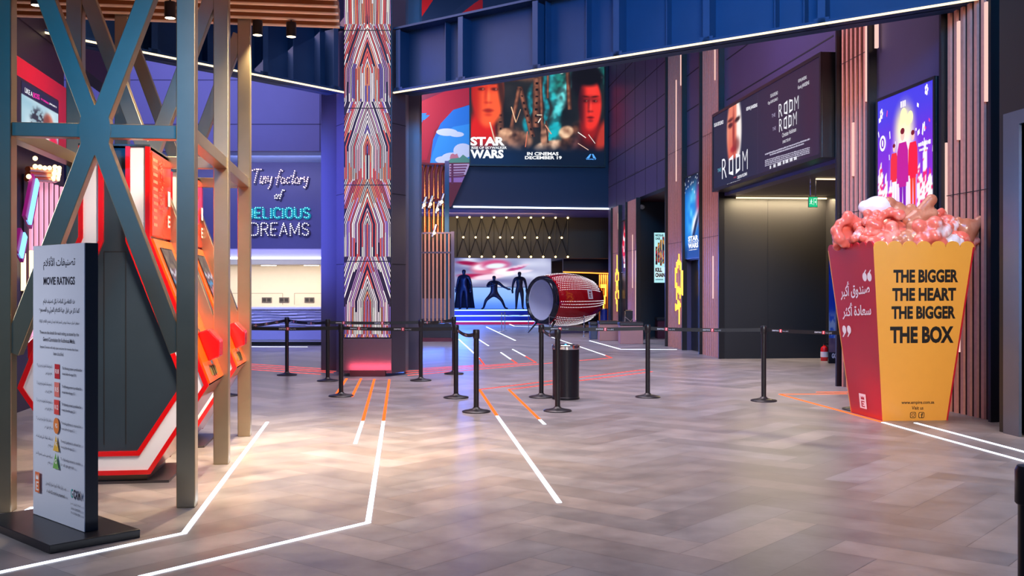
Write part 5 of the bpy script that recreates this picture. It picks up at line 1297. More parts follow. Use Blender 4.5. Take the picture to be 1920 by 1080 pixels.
def poster(x, y):
    n = vnoise(x*11+3*y, y*8-2*x); n2 = 0.5*vnoise(x*19+11*y, y*15-9*x) + 0.5*vnoise(x*41-17*y+7, y*33+21*x); n2 = sm(0.25, 0.75, n2)
    c = mixc((14,20,26), (46,44,46), n)
    wv = 0.012*math.sin(y*23)
    for cx_, cy_, rx, ry, ro, cc in ((0.43,0.52,0.022,0.20,0.12,(24,170,190)), (0.56,0.55,0.018,0.42,-0.05,(30,150,166)), (0.625,0.42,0.03,0.34,-0.12,(50,196,204)), (0.70,0.34,0.032,0.24,0.35,(110,226,226)), (0.665,0.20,0.05,0.14,0.2,(36,130,120)), (0.60,0.72,0.045,0.14,0.4,(26,176,190)), (0.95,0.14,0.08,0.15,0,(26,104,100)), (0.76,0.10,0.10,0.12,0,(28,84,84))):
        c = mixc(c, cc, blob(x+wv, y, cx_, cy_, rx, ry, ro, 0.6)*(0.35+0.65*n2))
    # machinery columns and straps
    for cx_, hw_, y0_, y1_, ln_ in ((0.215,0.026,0.14,0.72,0.02),(0.49,0.028,0.02,0.66,-0.02),(0.525,0.012,0.0,0.8,0.03),(0.385,0.02,0.3,0.75,0.22),(0.345,0.016,0.32,0.8,-0.16),(0.735,0.016,0.0,0.5,0.05),(0.575,0.008,0.02,0.4,0.0)):
        xx = (x-cx_-ln_*(y-0.4))/hw_
        if abs(xx) < 1.15 and y0_ < y < y1_:
            k = (1-abs(xx+0.25)*0.7); cc = mixc((34,22,22), (170,104,78), max(0, k)*(0.55+0.45*n2)); 
            if hw_ > 0.018 and abs((y*17) % 1 - 0.5) < 0.17 and abs(xx) < 0.35: cc = (22,14,16)
            c = mixc(c, cc, 1-sm(0.9, 1.15, abs(xx)))
    c = mixc(c, mixc((40,28,28), (120,80,64), n2), blob(x, y, 0.40, 0.14, 0.14, 0.10, 0.2, 0.3))
    c = mixc(c, (250,80,26), blob(x, y, 0.29, 0.16, 0.085, 0.065, 0.2, 0.6)); c = mixc(c, (255,232,196), blob(x, y, 0.275, 0.165, 0.045, 0.028, 0.1, 0.5))
    c = mixc(c, (255,250,240), blob(x, y, 0.233, 0.10, 0.012, 0.018, 0, 0.5) + blob(x, y, 0.233, 0.17, 0.012, 0.02, 0, 0.5)); c = mixc(c, (250,40,36), blob(x, y, 0.815, 0.055, 0.028, 0.05, 0, 0.3))
    for cx_, cy_ in ((0.665,0.10),(0.675,0.16),(0.955,0.10),(0.97,0.2)): c = mixc(c, (220,250,240), blob(x, y, cx_, cy_, 0.016, 0.014, 0.2, 0.4))
    # clothing in folds
    for cx_, cy_, rx, ry, ro, a_, b_ in ((0.25,0.82,0.10,0.17,0.6,(60,44,42),(176,124,98)), (0.255,0.73,0.05,0.06,0.5,(150,100,78),(238,186,148)), (0.36,0.80,0.09,0.10,0.7,(54,36,34),(190,130,100)), (0.58,0.83,0.12,0.05,-0.28,(96,70,60),(240,196,164)), (0.55,0.72,0.03,0.10,0.1,(60,40,36),(200,140,110)), (0.78,0.76,0.10,0.17,0.5,(34,26,28),(120,74,56)), (0.71,0.70,0.05,0.06,0.7,(150,104,80),(244,204,166)), (0.88,0.82,0.14,0.14,-0.3,(24,18,24),(96,60,60))):
        f_ = 0.5+0.5*math.sin((x*math.cos(ro*2+1)+y*math.sin(ro*2+1))*60+n*4)
        c = mixc(c, mixc(a_, b_, f_*0.6+n2*0.4), blob(x, y, cx_, cy_, rx, ry, ro, 0.22))
    c = mixc(c, (60,18,22), blob(x, y, 0.92, 0.78, 0.11, 0.22, 0, 0.3)); c = mixc(c, (180,52,40), blob(x, y, 0.985, 0.74, 0.04, 0.15, 0.2, 0.4))
    # two plain faces
    c = mixc(c, (214,24,18), blob(x, y, 0.08, 0.72, 0.10, 0.22, 0, 0.3)); c = mixc(c, (52,26,28), blob(x, y, 0.12, 0.16, 0.125, 0.30, 0, 0.2)*(1-sm(.05,.2,0.02-x)))
    c = face(c, x, y, 0.122, 0.355, 0.122, 0.31, (250,92,48), (176,20,16)); c = mixc(c, (30,22,26), blob(x, y, 0.22, 0.30, 0.022, 0.24, -0.1, 0.6)*0.8)
    c = mixc(c, (20,16,24), blob(x, y, 0.865, 0.22, 0.125, 0.16, 0, 0.2)); c = mixc(c, (150,26,26), blob(x, y, 0.89, 0.62, 0.07, 0.16, 0, 0.4))
    c = face(c, x, y, 0.890, 0.44, 0.088, 0.24, (234,50,40), (40,12,24)); c = mixc(c, (16,14,20), blob(x, y, 0.87, 0.20, 0.11, 0.08, 0.1, 0.3))
    c = mixc(c, (8,22,44), sm(0.80, 0.90, y)); c = mixc(c, (6,50,100), 0.6*blob(x, y, 0.1, 0.95, 0.3, 0.12, 0, 1.0))
    return c
A.grid(0, 0, W_, H_, 190, 140, poster)
for x0_, y0_, x1_, y1_, w_, cc in ((0.14,0.62,0.18,0.80,0.010,(226,186,160)), (0.30,0.48,0.335,0.62,0.008,(236,190,150)), (0.335,0.62,0.37,0.50,0.006,(190,140,110)), (0.56,0.60,0.575,0.80,0.010,(70,40,34)), (0.555,0.64,0.60,0.72,0.008,(216,150,120)), (0.80,0.70,0.86,0.75,0.006,(250,240,230)), (0.80,0.80,0.88,0.86,0.005,(230,190,170)), (0.88,0.72,0.93,0.80,0.004,(250,240,230)), (0.49,0.55,0.53,0.55,0.006,(250,220,190)), (0.50,0.62,0.52,0.58,0.008,(250,236,220)), (0.42,0.70,0.405,0.84,0.006,(226,120,90))):
    A.line((W_*x0_, H_*(1-y0_)), (W_*x1_, H_*(1-y1_)), W_*w_, cc)
WT = (250,252,255)
A.text('STAR', A.q(882, 273.4), A.q(946, 273.4), A.q(882, 256.8), WT, 0.045); A.text('WARS', A.q(882, 297), A.q(944, 297), A.q(882, 280.6), WT, 0.045)
A.text('RISE OF SKYWALKER', A.q(884, 279.6), A.q(950, 279.6), A.q(884, 274.8), WT, 0.02)
A.text('IN CINEMAS', A.q(988, 291.6), A.q(1047, 291.6), A.q(988, 285.3), WT, 0.035); A.text('DECEMBER 19', A.q(984, 299), A.q(1053, 299), A.q(984, 292.8), WT, 0.035)
BL = (90,170,255)
A.pp([(1106,289),(1108.4,289),(1104.5,297),(1099,297)], BL); A.pp([(1109.5,289),(1112,289),(1117,297),(1112,297)], BL); A.text('WALT', A.q(1098, 300), A.q(1118, 300), A.q(1098, 297.5), BL, .03)
A.build('screen_picture', M_ARTB, s)

# ------------------------------------------------------------------ bulbs and diamond rods on the olive fascia
xs = [WR.b(857+i*23.0, 440, B_F).x for i in range(10)]
zt_, zm_, zl_ = WR.b(950, 408, B_F).z, WR.b(950, 445.5, B_F).z, WR.b(950, 481.5, B_F).z
bl0 = None
def bulb(label, x, z):
    global bl0
    if bl0 is None:
        bl0 = thing('fascia_bulb', label, 'light bulb', WR.w(x, B_F-0.1, z), 0, 'bulbs on the olive fascia')
        p = WR.w(x, B_F-0.1, z)
        m = MB(); m.ball(p, 0.038, 2); m.build('bulb_glass', M_BULB, bl0, True); m = MB(); m.tube([p, p + WR.M.to_3x3() @ Vector((0, 0.1, 0))], 0.022, 8); m.build('bulb_socket', M_BLKPL, bl0)
    else: dup(bl0, WR.w(x, B_F-0.1, z), 0, label, 'bulbs on the olive fascia')
ordn = ('first', 'second', 'third', 'fourth', 'fifth', 'sixth', 'seventh', 'eighth', 'ninth', 'tenth')
for i, x in enumerate(xs): bulb('warm glowing bulb in the top row of the fascia, %s from the left' % ordn[i], x, zt_)
for i in range(9): bulb('warm glowing bulb in the middle row of the fascia, %s from the left' % ordn[i], (xs[i]+xs[i+1])/2, zm_)
for i, x in enumerate(xs[1:]): bulb('warm glowing bulb in the bottom row of the fascia, %s from the left' % ordn[i], x, zl_)
s = thing('rod_lattice', 'dark crossed rods forming diamonds between the bulbs on the olive fascia', 'wall lattice', WR.w(xs[0], B_F-0.06, zl_), math.radians(5.35))
m = MB(WR.M)
for i, x in enumerate(xs):
    m.tube([(x, B_F-0.05, zt_), (x, B_F-0.05, zl_)], 0.012, 6)
    if i < 9:
        xm = (x+xs[i+1])/2
        for a, b_ in (((x, zt_), (xm, zm_)), ((xs[i+1], zt_), (xm, zm_)), ((xm, zm_), (x, zl_)), ((xm, zm_), (xs[i+1], zl_))): m.tube([(a[0], B_F-0.06, a[1]), (b_[0], B_F-0.06, b_[1])], 0.016, 6)
m.build('rods', M_BLKPL, s)

# ------------------------------------------------------------------ blue stage with plain dark mannequins
BS = 42.6
def sx(px, b): return WR.b(px, 540, b).x
zst = [WR.b(930, y, BS+0.3*k).z for k, y in ((0, 601.5), (1, 591), (2, 580.5))]
st = thing('stage', 'low blue-lit stage of three steps in the far hall', 'stage', WR.w(sx(930,BS), BS, 0), math.radians(5.35))
x0, x1 = sx(852,BS), sx(1046,BS)
M_STG = mat('dark_blue_stage', (50,80,200), 0.35, noise=0.05)
for k in range(3):
    z0 = 0 if k == 0 else zst[k-1]
    m = MB(WR.M); m.box(x0, x1, BS+0.3*k, BS+3.0, z0, zst[k]-0.002); sp_ = m.build('step', M_STG, st)
    m = MB(WR.M); m.box(x0, x1, BS+0.3*k-0.02, BS+0.3*k, zst[k]-0.045, zst[k]-0.002); m.build('edge_light', glow('blue_white_edge_light', (150,196,255), 3.0), sp_)
m = MB(WR.M); m.box(x0, x1, BS-0.05, BS, 0.0, 0.10); m.build('red_kick_strip', mat('red_kick_light', (120,10,60), emit=(190,10,70), es=0.6), st)
# glowing back wall of the stage
bw = BS+2.6; zt_ = WR.b(960, 484.5, bw).z
s = thing('stage_screen', 'glowing screen wall behind the mannequins, glossy red and white shapes in its upper half', 'screen', WR.w(sx(950,bw), bw, zst[2]), math.radians(5.35))
m = MB(WR.M); m.prism([(sx(845,bw), bw, zst[2]-.3), (sx(1048,bw), bw, zst[2]-.3), (sx(1040,bw), bw, zst[2]+.9), (sx(1064,bw), bw, zt_), (sx(845,bw), bw, zt_)], (0, 0.1, 0)); m.build('screen_casing', M_BLKPL, s)
x0 = sx(852,bw); A = Art(WR.w(x0, bw-0.004, zst[2]), WR.M.to_3x3() @ Vector((1,0,0)), (0,0,1), 0.002)
W_, H_ = sx(1058,bw)-x0, zt_-zst[2]
def stage_pic(x, y):
    if y > 0.57: return mixc(mixc((150,190,255), (120,170,255), sm(.55,1,y)), (60,110,240), sm(0.78, 1.0, y)*0.6)
    n = vnoise(x*7, y*9); c = mixc((110,112,160), (226,230,250), n)
    for cx_, cy_, rx, ry, ro, cc in ((0.14,0.10,0.12,0.04,0.2,(150,20,70)),(0.30,0.20,0.14,0.13,-0.3,(220,120,150)),(0.28,0.17,0.10,0.06,-0.3,(246,240,250)),(0.40,0.13,0.14,0.10,-0.1,(200,80,130)),(0.40,0.15,0.10,0.05,-0.2,(230,240,250)),(0.50,0.27,0.12,0.08,0,(255,250,250)),(0.22,0.36,0.18,0.05,0.1,(170,30,80)),(0.33,0.37,0.16,0.05,-0.2,(250,220,235)),(0.60,0.20,0.10,0.03,-0.5,(190,70,130)),(0.66,0.26,0.10,0.03,-0.2,(240,225,240)),(0.64,0.15,0.10,0.02,-0.4,(230,200,225))):
        c = mixc(c, cc, blob(x, y, cx_, cy_, rx, ry, ro, 0.35))
    return c
A.grid(0, 0, W_*0.93, H_, 80, 50, stage_pic); A.rect(0, H_*0.42, W_*.9, H_*0.432, (30,40,70))
A.build('screen_picture', M_ARTB, s)

def skin_body(name, pts, edges, root, mt, parent, sub=2):
    me = bpy.data.meshes.new(name); keys = list(pts); me.from_pydata([pts[k][0] for k in keys], [(keys.index(a), keys.index(b)) for a, b in edges], [])
    o = bpy.data.objects.new(name, me); COL.objects.link(o); o.modifiers.new('sk', 'SKIN'); 
    if not me.skin_vertices: me.attributes
    lay = me.skin_vertices[0].data
    for i, k in enumerate(keys): r = pts[k][1]; lay[i].radius = (r, r) if not isinstance(r, tuple) else r; lay[i].use_root = (k == root)
    s = o.modifiers.new('ss', 'SUBSURF'); s.levels = sub; s.render_levels = sub
    dg = bpy.context.evaluated_depsgraph_get(); out = bpy.data.meshes.new_from_object(o.evaluated_get(dg), depsgraph=dg)
    bpy.data.objects.remove(o); bpy.data.meshes.remove(me); out.name = name; out.materials.clear(); return link(name, out, mt, parent, True)
def mannequin(label, loc, rz, h, pose):
    t = thing('mannequin', label, 'mannequin', loc, rz, 'mannequins on the stage')
    J = dict(pel=((0,0,.52),.085), belly=((0,0,.60),.078), chest=((0,0,.72),.105), sh=((0,0,.80),.075), neck=((0,0,.85),.034), jaw=((0,-.012,.895),.045), skull=((0,-.005,.94),.058), crown=((0,0,.98),.036))
    E = [('pel','belly'),('belly','chest'),('chest','sh'),('sh','neck'),('neck','jaw'),('jaw','skull'),('skull','crown')]
    for s, n in ((-1,'l'),(1,'r')):
        J['hip'+n] = ((.058*s,0,.49),.065); J['shl'+n] = ((.125*s,0,.79),.048)
        for k, r in (('elb',.032),('wri',.022),('knu',.026),('kne',.042),('ank',.026),('toe',.022)): J[k+n] = (pose[k+n], r)
        w, kn = Vector(pose['wri'+n]), Vector(pose['knu'+n]); d = (kn-w).normalized(); sd = d.cross(Vector((0,1,0.2))).normalized()
        for i, (o_, l_) in enumerate(((-.022,.042),(-.007,.052),(.008,.048),(.022,.038))):
            J['f%d%s' % (i,n)] = (tuple(kn + d*l_ + sd*o_ + Vector((0,-.012,0))), .008); E.append(('knu'+n, 'f%d%s' % (i,n)))
        J['th'+n] = (tuple(w + d*.035 - sd*.034 + Vector((0,-.012,0))), .009); E.append(('wri'+n, 'th'+n))
        E += [('sh','shl'+n),('shl'+n,'elb'+n),('elb'+n,'wri'+n),('wri'+n,'knu'+n),('pel','hip'+n),('hip'+n,'kne'+n),('kne'+n,'ank'+n),('ank'+n,'toe'+n)]
    dx = pose.get('shift', (0,0,0)); up = ('pel','belly','chest','sh','neck','jaw','skull','crown','hipl','hipr','shll','shlr')
    for k in up: J[k] = (tuple(Vector(J[k][0]) + Vector(dx)), J[k][1])
    M_ = PM[t.name] @ Matrix.Scale(h, 4)
    J = {k: (tuple(Vector(p)*h), r*h) for k, (p, r) in J.items()}
    skin_body('figure', J, E, 'pel', mat('dark_blue_mannequin_shell', (26,34,58), 0.35, noise=0.06), t); 
    return t, h
stand = dict(elbl=(-.17,.02,.64), wril=(-.185,-.03,.50), knul=(-.185,-.045,.46), elbr=(.17,.02,.64), wrir=(.185,-.03,.50), knur=(.185,-.045,.46), knel=(-.075,-.01,.27), ankl=(-.085,.01,.04), toel=(-.10,-.09,.018), kner=(.075,-.01,.27), ankr=(.085,.01,.04), toer=(.10,-.09,.018))
lunge = dict(shift=(0,-.03,-.10), elbl=(-.20,-.10,.60), wril=(-.06,-.17,.63), knul=(-.02,-.18,.64), elbr=(.22,-.10,.60), wrir=(.33,-.16,.54), knur=(.37,-.17,.53), knel=(-.22,-.06,.24), ankl=(-.27,.02,.04), toel=(-.33,-.06,.018), kner=(.20,-.06,.24), ankr=(.30,.02,.04), toer=(.36,-.06,.018))
def stg(px, b): p = WR.M @ Vector((sx(px,b), b, zst[2])); return p
bmn = BS+1.0
mannequin('plain dark standing mannequin with arms at its sides, right one beside the pod', stg(974,bmn), math.radians(5), 1.63, stand)
mannequin('plain dark mannequin in a low wide stance with an outstretched arm', stg(926,bmn), math.radians(10), 1.62, lunge)
t, h = mannequin('plain dark mannequin wearing a long dark cloak at the left end of the stage', stg(870,bmn), math.radians(-15), 1.72, stand)
m = MB(PM[t.name]); n = 9
for (z0, r0), (z1, r1) in zip(((.82,.13),(.6,.2),(.3,.23)), ((.6,.2),(.3,.23),(.03,.27))):
    q = lambda r, z, k, f=1.0: (r*h*f*math.cos(math.pi*k/(n-1)), (.03+.55*r*f*math.sin(math.pi*k/(n-1)))*h*(1+.06*(k % 2)), z*h)
    for k in range(n-1): m.prism([q(r0,z0,k), q(r0,z0,k+1), q(r1,z1,k+1), q(r1,z1,k)], (0, 0.012, 0))
m.build('cloak', mat('black_cloak_cloth', (20,22,34), 0.7), t)

# ------------------------------------------------------------------ red studded pod
yp = 34.0
pcn = at(1012, 562.5, yp)
n_o = Vector((-0.80, -0.60, 0)).normalized(); axd = -n_o; side = Vector((axd.y, -axd.x, 0)); side = side if side.y < 0 else -side
pod = thing('studded_pod', 'big red pod chair with rows of white studs and a round open end', 'pod chair', (pcn.x, pcn.y, 0))
TP = Matrix((side.to_4d(), Vector((0,0,1,0)), axd.to_4d(), (0,0,0,1))).transposed(); TP.translation = pcn
for i in range(3): TP[3][i] = 0
prof = [(0.0,.74),(.15,.78),(.4,.84),(.7,.875),(1.0,.88),(1.4,.85),(1.75,.785),(2.05,.69),(2.3,.56),(2.46,.42),(2.56,.25),(2.60,0)]
def pr(sv):
    for (s0, r0), (s1, r1) in zip(prof, prof[1:]):
        if s0 <= sv <= s1: return r0+(r1-r0)*(sv-s0)/(s1-s0)
    return 0
m = MB(); m.lathe([(pr(s_), s_) for s_ in [0.16+0.1*i for i in range(23)]+[2.42,2.5,2.56,2.585]] + [(0,2.60)], 48, T=TP, cap=False)
m.build('pod_shell', mat('glossy_red_shell', (170,8,24), 0.14, coat=0.6, noise=0.04), pod, True)
m = MB(); m.lathe([(0.66,0.05),(0.70,0.0),(0.76,0.0),(0.79,0.05),(0.805,0.17),(0.79,0.19),(0.66,0.19),(0.66,0.05)], 48, T=TP, cap=False); m.build('black_collar', mat('black_gloss_collar', (22,26,40), 0.15, coat=0.4), pod, True)
m = MB(); m.lathe([(0.70,0.04),(0.64,0.07),(0.62,0.25),(0.56,0.55),(0.40,0.85),(0.2,1.0),(0,1.05)], 40, T=TP, cap=False); m.build('white_lining', mat('pale_blue_lining', (176,182,208), 0.5), pod, True)
m = MB()
def band(f0, f1, rows, s0, s1, r=0.0145):
    for i in range(rows):
        f = f0+(f1-f0)*i/max(1, rows-1); sv = s0+0.03*(i % 2)
        while sv < s1:
            rr = pr(sv)+0.004; a = math.radians(f)
            p = TP @ Vector((rr*math.sin(a), rr*math.cos(a), sv))
            g = bmesh.ops.create_icosphere(m.bm, subdivisions=1, radius=r, matrix=Matrix.Translation(p)); sv += 0.068
band(-24, 10, 5, 0.3, 2.2); band(26, 66, 9, 0.26, 2.1); band(93, 106, 3, 0.26, 2.36); band(132, 166, 7, 0.26, 2.0)
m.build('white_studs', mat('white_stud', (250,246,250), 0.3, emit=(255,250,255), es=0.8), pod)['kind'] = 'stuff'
for a, l in ((0.30, .35),(0.30,-.35)):
    p = TP @ Vector((l*1.2, -0.66, a)); m = MB(); m.tube([p, Vector((p.x + n_o.x*.35 + side.x*l*.4, p.y + n_o.y*.35 + side.y*l*.4, 0.02))], [0.045, 0.02], 10); m.build('leg', M_BLKPL, pod, True)
p = TP @ Vector((0, -.62, 1.75)); m = MB(); m.tube([p, Vector((p.x+axd.x*.3, p.y+axd.y*.3, 0.02))], [0.045, 0.02], 10); m.build('leg', M_BLKPL, pod, True)
# emblem plate
A0 = math.radians(78); sv = 1.45; rr = pr(sv)+0.02
pl = TP @ Vector((rr*math.sin(A0), rr*math.cos(A0), sv)); rn = (TP.to_3x3() @ Vector((math.sin(A0), math.cos(A0), 0.10))).normalized()
ru = (Vector((0,0,1)) - rn*rn.z).normalized(); rx_ = ru.cross(rn)
A = Art(pl - rx_*0.10 - ru*0.15, rx_, ru, 0.003); A.rect(0, 0, 0.22, 0.32, (236,236,246)); E_logo(A, 0.06, 0.05, 0.10, 0.22, (120,16,36)); A.build('emblem_plate', M_PRINT, pod)

# thin chrome barrier posts around the pod, a rope on each
bp0 = None; BP = []
for px, py, lb in ((940.5, 622, 'thin chrome barrier post left of the pod, first of a close pair'), (946.5, 620, 'thin chrome barrier post left of the pod, second of a close pair'), (991, 621, 'thin chrome barrier post beside the pod leg'), (1030, 629, 'thin chrome barrier post in front of the round pod opening'), (1095, 631, 'thin chrome barrier post in front of the red pod shell')):
    p = fl(px, py); p.z = 0
    if bp0 is None:
        bp0 = thing('barrier_post', lb, 'barrier post', p, 0, 'thin chrome barrier posts'); m = MB(); m.lathe([(0.09,0),(0.09,0.012),(0.02,0.02),(0.02,0.03)], 20, p); m.build('base', M_CHROME, bp0, True)
        m = MB(); m.lathe([(0.014,0.02),(0.014,0.62),(0.022,0.625),(0.022,0.65),(0,0.66)], 12, p); m.build('pole', M_CHROME, bp0, True)
    else: dup(bp0, p, 0, lb)
    BP.append(p)
M_ROPE = mat('grey_barrier_rope', (70,66,78), 0.6)
for i, (a, b_) in enumerate(((0,2),(3,4))):
    P_, Q_ = BP[a], BP[b_]; m = MB(); m.tube([P_.lerp(Q_, t/8) + Vector((0,0,0.6-0.24*t/8*(1-t/8))) for t in range(9)], 0.008, 6); tag(m.build('barrier_rope', M_ROPE), ('thin grey rope between the left barrier posts by the stage', 'thin grey rope hanging in front of the red pod')[i], 'rope', 'barrier ropes')

# black framed rope stand and blue bin by the far wall panel
x0, x1, Y = at(1171, 540, 30.9).x, at(1190, 540, 30.9).x, 30.9
s = thing('menu_stand', 'black framed stand with crossed ropes in front of the blue-lit slatted panel', 'stand', ((x0+x1)/2, Y, 0)); zt_ = at(1180, 581, Y).z
m = MB(); m.box(x0, x0+.03, Y, Y+.03, 0, zt_); m.box(x1-.03, x1, Y, Y+.03, 0, zt_); m.box(x0, x1, Y, Y+.03, zt_-.03, zt_); m.build('stand_frame', M_CHROME, s)
m = MB(); m.box(x0+.03, x1-.03, Y+.01, Y+.02, 0.05, zt_-.03); m.build('black_panel', M_BLACK, s)
m = MB(); m.tube([(x0+.02,Y-.01,zt_*.75),((x0+x1)/2,Y-.01,zt_*.62),(x1-.02,Y-.01,zt_*.5)], .01, 6); m.tube([(x0+.02,Y-.01,zt_*.5),((x0+x1)/2,Y-.01,zt_*.55),(x1-.02,Y-.01,zt_*.74)], .01, 6); m.build('rope', mat('gold_rope', (150,130,100), 0.5), s)
p = at(1132.5, 600, 35.0); s = thing('blue_bin', 'slim dark blue bin left of the panel with number eight', 'bin', (p.x, 35.0, 0)); m = MB(); m.lathe([(.12,0),(.12,.78),(.10,.8),(.10,.6),(0,.6)], 20, (p.x,35,0)); m.build('bin_body', mat('blue_bin_shell', (28,50,150), 0.3), s, True); m = MB(); m.lathe([(.122,.77),(.125,.78),(.125,.81),(.1,.81)], 20, (p.x,35,0)); m.build('bin_rim', M_CHROME, s, True)
# orange lit slats with number seven in the dark lobby corner
bq = 40.6
s = thing('slatted_pillar', 'orange-lit slatted pillar with number seven in the dark corner behind the pod', 'wall panel', WR.w(sx(1133,bq), bq, 0), math.radians(5.35))
z1 = WR.b(1133, 515, bq).z; m = MB(WR.M); xa_, xb_ = sx(1122,bq), sx(1144,bq); m.box(xa_, xb_, bq, bq+.05, 0, z1); m.build('backing_board', M_SLATD, s)
m = MB(WR.M); 
for i in range(6): m.box(xa_+(xb_-xa_)*(i+.2)/6, xa_+(xb_-xa_)*(i+.7)/6, bq-.06, bq, 0, z1)
m.build('slats', mat('amber_oak_slat', (210,130,70), 0.45, noise=0.1), s)
area('corner_amber_light', tuple(WR.w((xa_+xb_)/2, bq-0.5, z1)), tuple(WR.w((xa_+xb_)/2, bq, z1-1)), 0.4, 26, (1, 0.5, 0.12))
s = thing('amber_number', 'glowing amber number seven behind the end of the pod', 'number sign', WR.w(sx(1131,bq-.1), bq-.1, 1))
for x0_, x1_, y0, y1 in ((1126,1137,533,540),(1134,1137,540,556),(1132,1135,554,570),(1130.5,1133,568,586),(1129.5,1131.5,584,594)):
    m = MB(WR.M); m.box(sx(x0_,bq-.1), sx(x1_,bq-.1), bq-.1, bq-.08, WR.b(1130,y1,bq-.1).z, WR.b(1130,y0,bq-.1).z); m.build('light_bar', M_AMBER, s)

# ------------------------------------------------------------------ slatted bar left of the stage
yb_ = 29.0
x0, x1 = at(786, 540, yb_).x, at(852, 540, yb_).x
bar_ = thing('slatted_bar', 'bar counter behind vertical oak slats, right of the LED column', 'bar counter', ((x0+x1)/2, yb_, 0))
m = MB(); m.box(x0-0.6, x1-0.1, yb_+0.1, yb_+0.9, 0.10, at(800,607,yb_).z); m.build('counter', mat('dark_bar_counter', (44,32,40), 0.4, noise=0.08), bar_)
m = MB(); m.box(x0-0.6, x1, yb_-0.05, yb_+0.95, 0, 0.10); m.build('maroon_plinth', mat('maroon_plinth_paint', (96,16,36), 0.4, noise=0.05), bar_)
zt_ = at(800, 438, yb_).z; zs_ = at(800, 602, yb_).z
M_OAK = mat('lit_oak_slat', (200,140,108), 0.45, noise=0.12, nscale=14)
for i in range(9):
    x = at(790+i*7.4, 540, yb_).x
    m = MB(); m.box(x-0.022, x+0.022, yb_-0.02, yb_+0.03, zs_, zt_); m.build('slat', M_OAK, bar_)
m = MB(); m.box(x0-.1, x1, yb_-.04, yb_+.06, zs_-.06, zs_); m.box(x0-.1, x1, yb_-.03, yb_+.05, at(800,475,yb_).z, at(800,472,yb_).z); m.box(x0-.1, x1, yb_-.03, yb_+.05, zt_, zt_+.04); m.build('rail', M_COLM, bar_)
m = MB(); m.box(at(846,540,yb_).x, x1, yb_-.06, yb_+.1, 0.1, zt_+.06); m.build('end_post', M_COLM, bar_)
m = MB(); m.box(x0-.3, x1-.1, yb_+.7, yb_+.75, at(800,560,yb_).z, zt_-.15); m.build('back_panel', mat('brown_back_panel', (58,42,40), 0.5, noise=0.2), bar_)
area('slatted_bar_light', ((x0+x1)/2, yb_-1.2, 3.3), ((x0+x1)/2, yb_+.5, 1.6), 0.8, 15, (1, 0.66, 0.5))
hang = thing('copper_tube_chandelier', 'cluster of hanging copper tubes and chrome spotlights over the slatted bar', 'chandelier', ((x0+x1)/2, yb_+.3, 3.1))
M_COP = mat('copper_tube', (206,112,70), 0.2, 0.9, noise=0.05)
for i, px in enumerate((788,795,802,813,820,828)):
    x = at(px, 540, yb_).x; y = yb_+.1+.18*(i % 3)
    m = MB(); m.tube([(x, y, zt_+.05), (x, y, at(px, 325-4*(i % 2), yb_).z), (x+.05, y, at(px, 306, yb_).z)], 0.035, 8); m.build('copper_tube', M_COP, hang, True)
for i, px in enumerate((793,805,818,826,812)):
    x = at(px, 540, yb_).x; z = at(px, (392,390,400,386,444)[i], yb_).z
    m = MB(); m.tube([(x, yb_-.05, z), (x+.10, yb_-.05, z+.34)], 0.05, 10); sl = m.build('spotlight', M_CHROME, hang, True); m = MB(); m.ball((x+.04, yb_-.1, z+.1), 0.045, 2); m.build('spotlight_lens', M_BULB, sl)
m = MB(); m.box(x0-.1, x1-.3, yb_+.05, yb_+.6, at(800,378,yb_).z, at(800,372,yb_).z); m.box(x0-.1, x1-.3, yb_+.05, yb_+.6, at(800,308,yb_).z, at(800,305,yb_).z); m.build('carrier_plate', mat('dark_red_plate', (88,14,24), 0.4), hang)
m = MB(); px0, px1 = at(833,540,yb_).x, at(841,540,yb_).x; m.box(px0, px1, yb_+.2, yb_+.32, 0.1, at(837,300,yb_).z); tag(m.build('teal_post', mat('teal_steel_post', (30,86,120), 0.35, 0.4)), 'slim teal steel post at the right end of the slatted bar', 'post')
area('copper_red_light', ((x0+x1)/2, yb_-1.5, 5.6), ((x0+x1)/2, yb_+.3, 4.2), 0.8, 24, (1, 0.2, 0.18))

# ------------------------------------------------------------------ snack bar
zct = at(500, 576, YC).z
xA, xB = at(150, 540, YC).x, at(606, 540, YC).x
s = thing('snack_counter', 'long lavender-lit snack bar counter with wavy ribbed front', 'counter', ((xA+xB)/2, YC, 0))
M_CNT = mat('white_lacquer_counter', (196,198,226), 0.35, noise=0.03)
m = MB(); m.box(xA, xB, YC+0.06, YC+0.7, 0.1, zct-0.06); m.build('counter_body', M_CNT, s)
m = MB(); m.box(xA, xB, YC-0.04, YC+0.75, zct-0.06, zct); m.build('worktop', M_WHITEP, s, bev=0.01)
zr0 = at(500, 612, YC).z; nr = 6; hh = (zct-0.06-zr0)/nr
m = MB()
for k in range(nr):
    N = 28; z0 = zr0+hh*k
    for i in range(N):
        xa_, xb_ = xA+(xB-xA)*i/N, xA+(xB-xA)*(i+1)/N; w0, w1 = 0.03*math.sin(i*1.1+k), 0.03*math.sin((i+1)*1.1+k)
        m.prism([(xa_, YC+.06, z0), (xa_, YC+w0*.5, z0+hh*.25+w0*.4), (xa_, YC-.01, z0+hh*.55+w0*.4), (xa_, YC+.06, z0+hh*.9)], (xb_-xa_, 0, (w1-w0)*.2))
m.build('wavy_ribs', M_CNT, s)
m = MB(); m.box(xA, xB, YC+0.03, YC+0.06, at(500,637,YC).z, zr0); m.build('lower_panel', mat('periwinkle_panel', (150,156,214), 0.35, noise=0.03), s)
m = MB(); m.box(xA, xB, YC+0.1, YC+0.6, 0.0, 0.1); m.build('plinth', M_BLKPL, s)
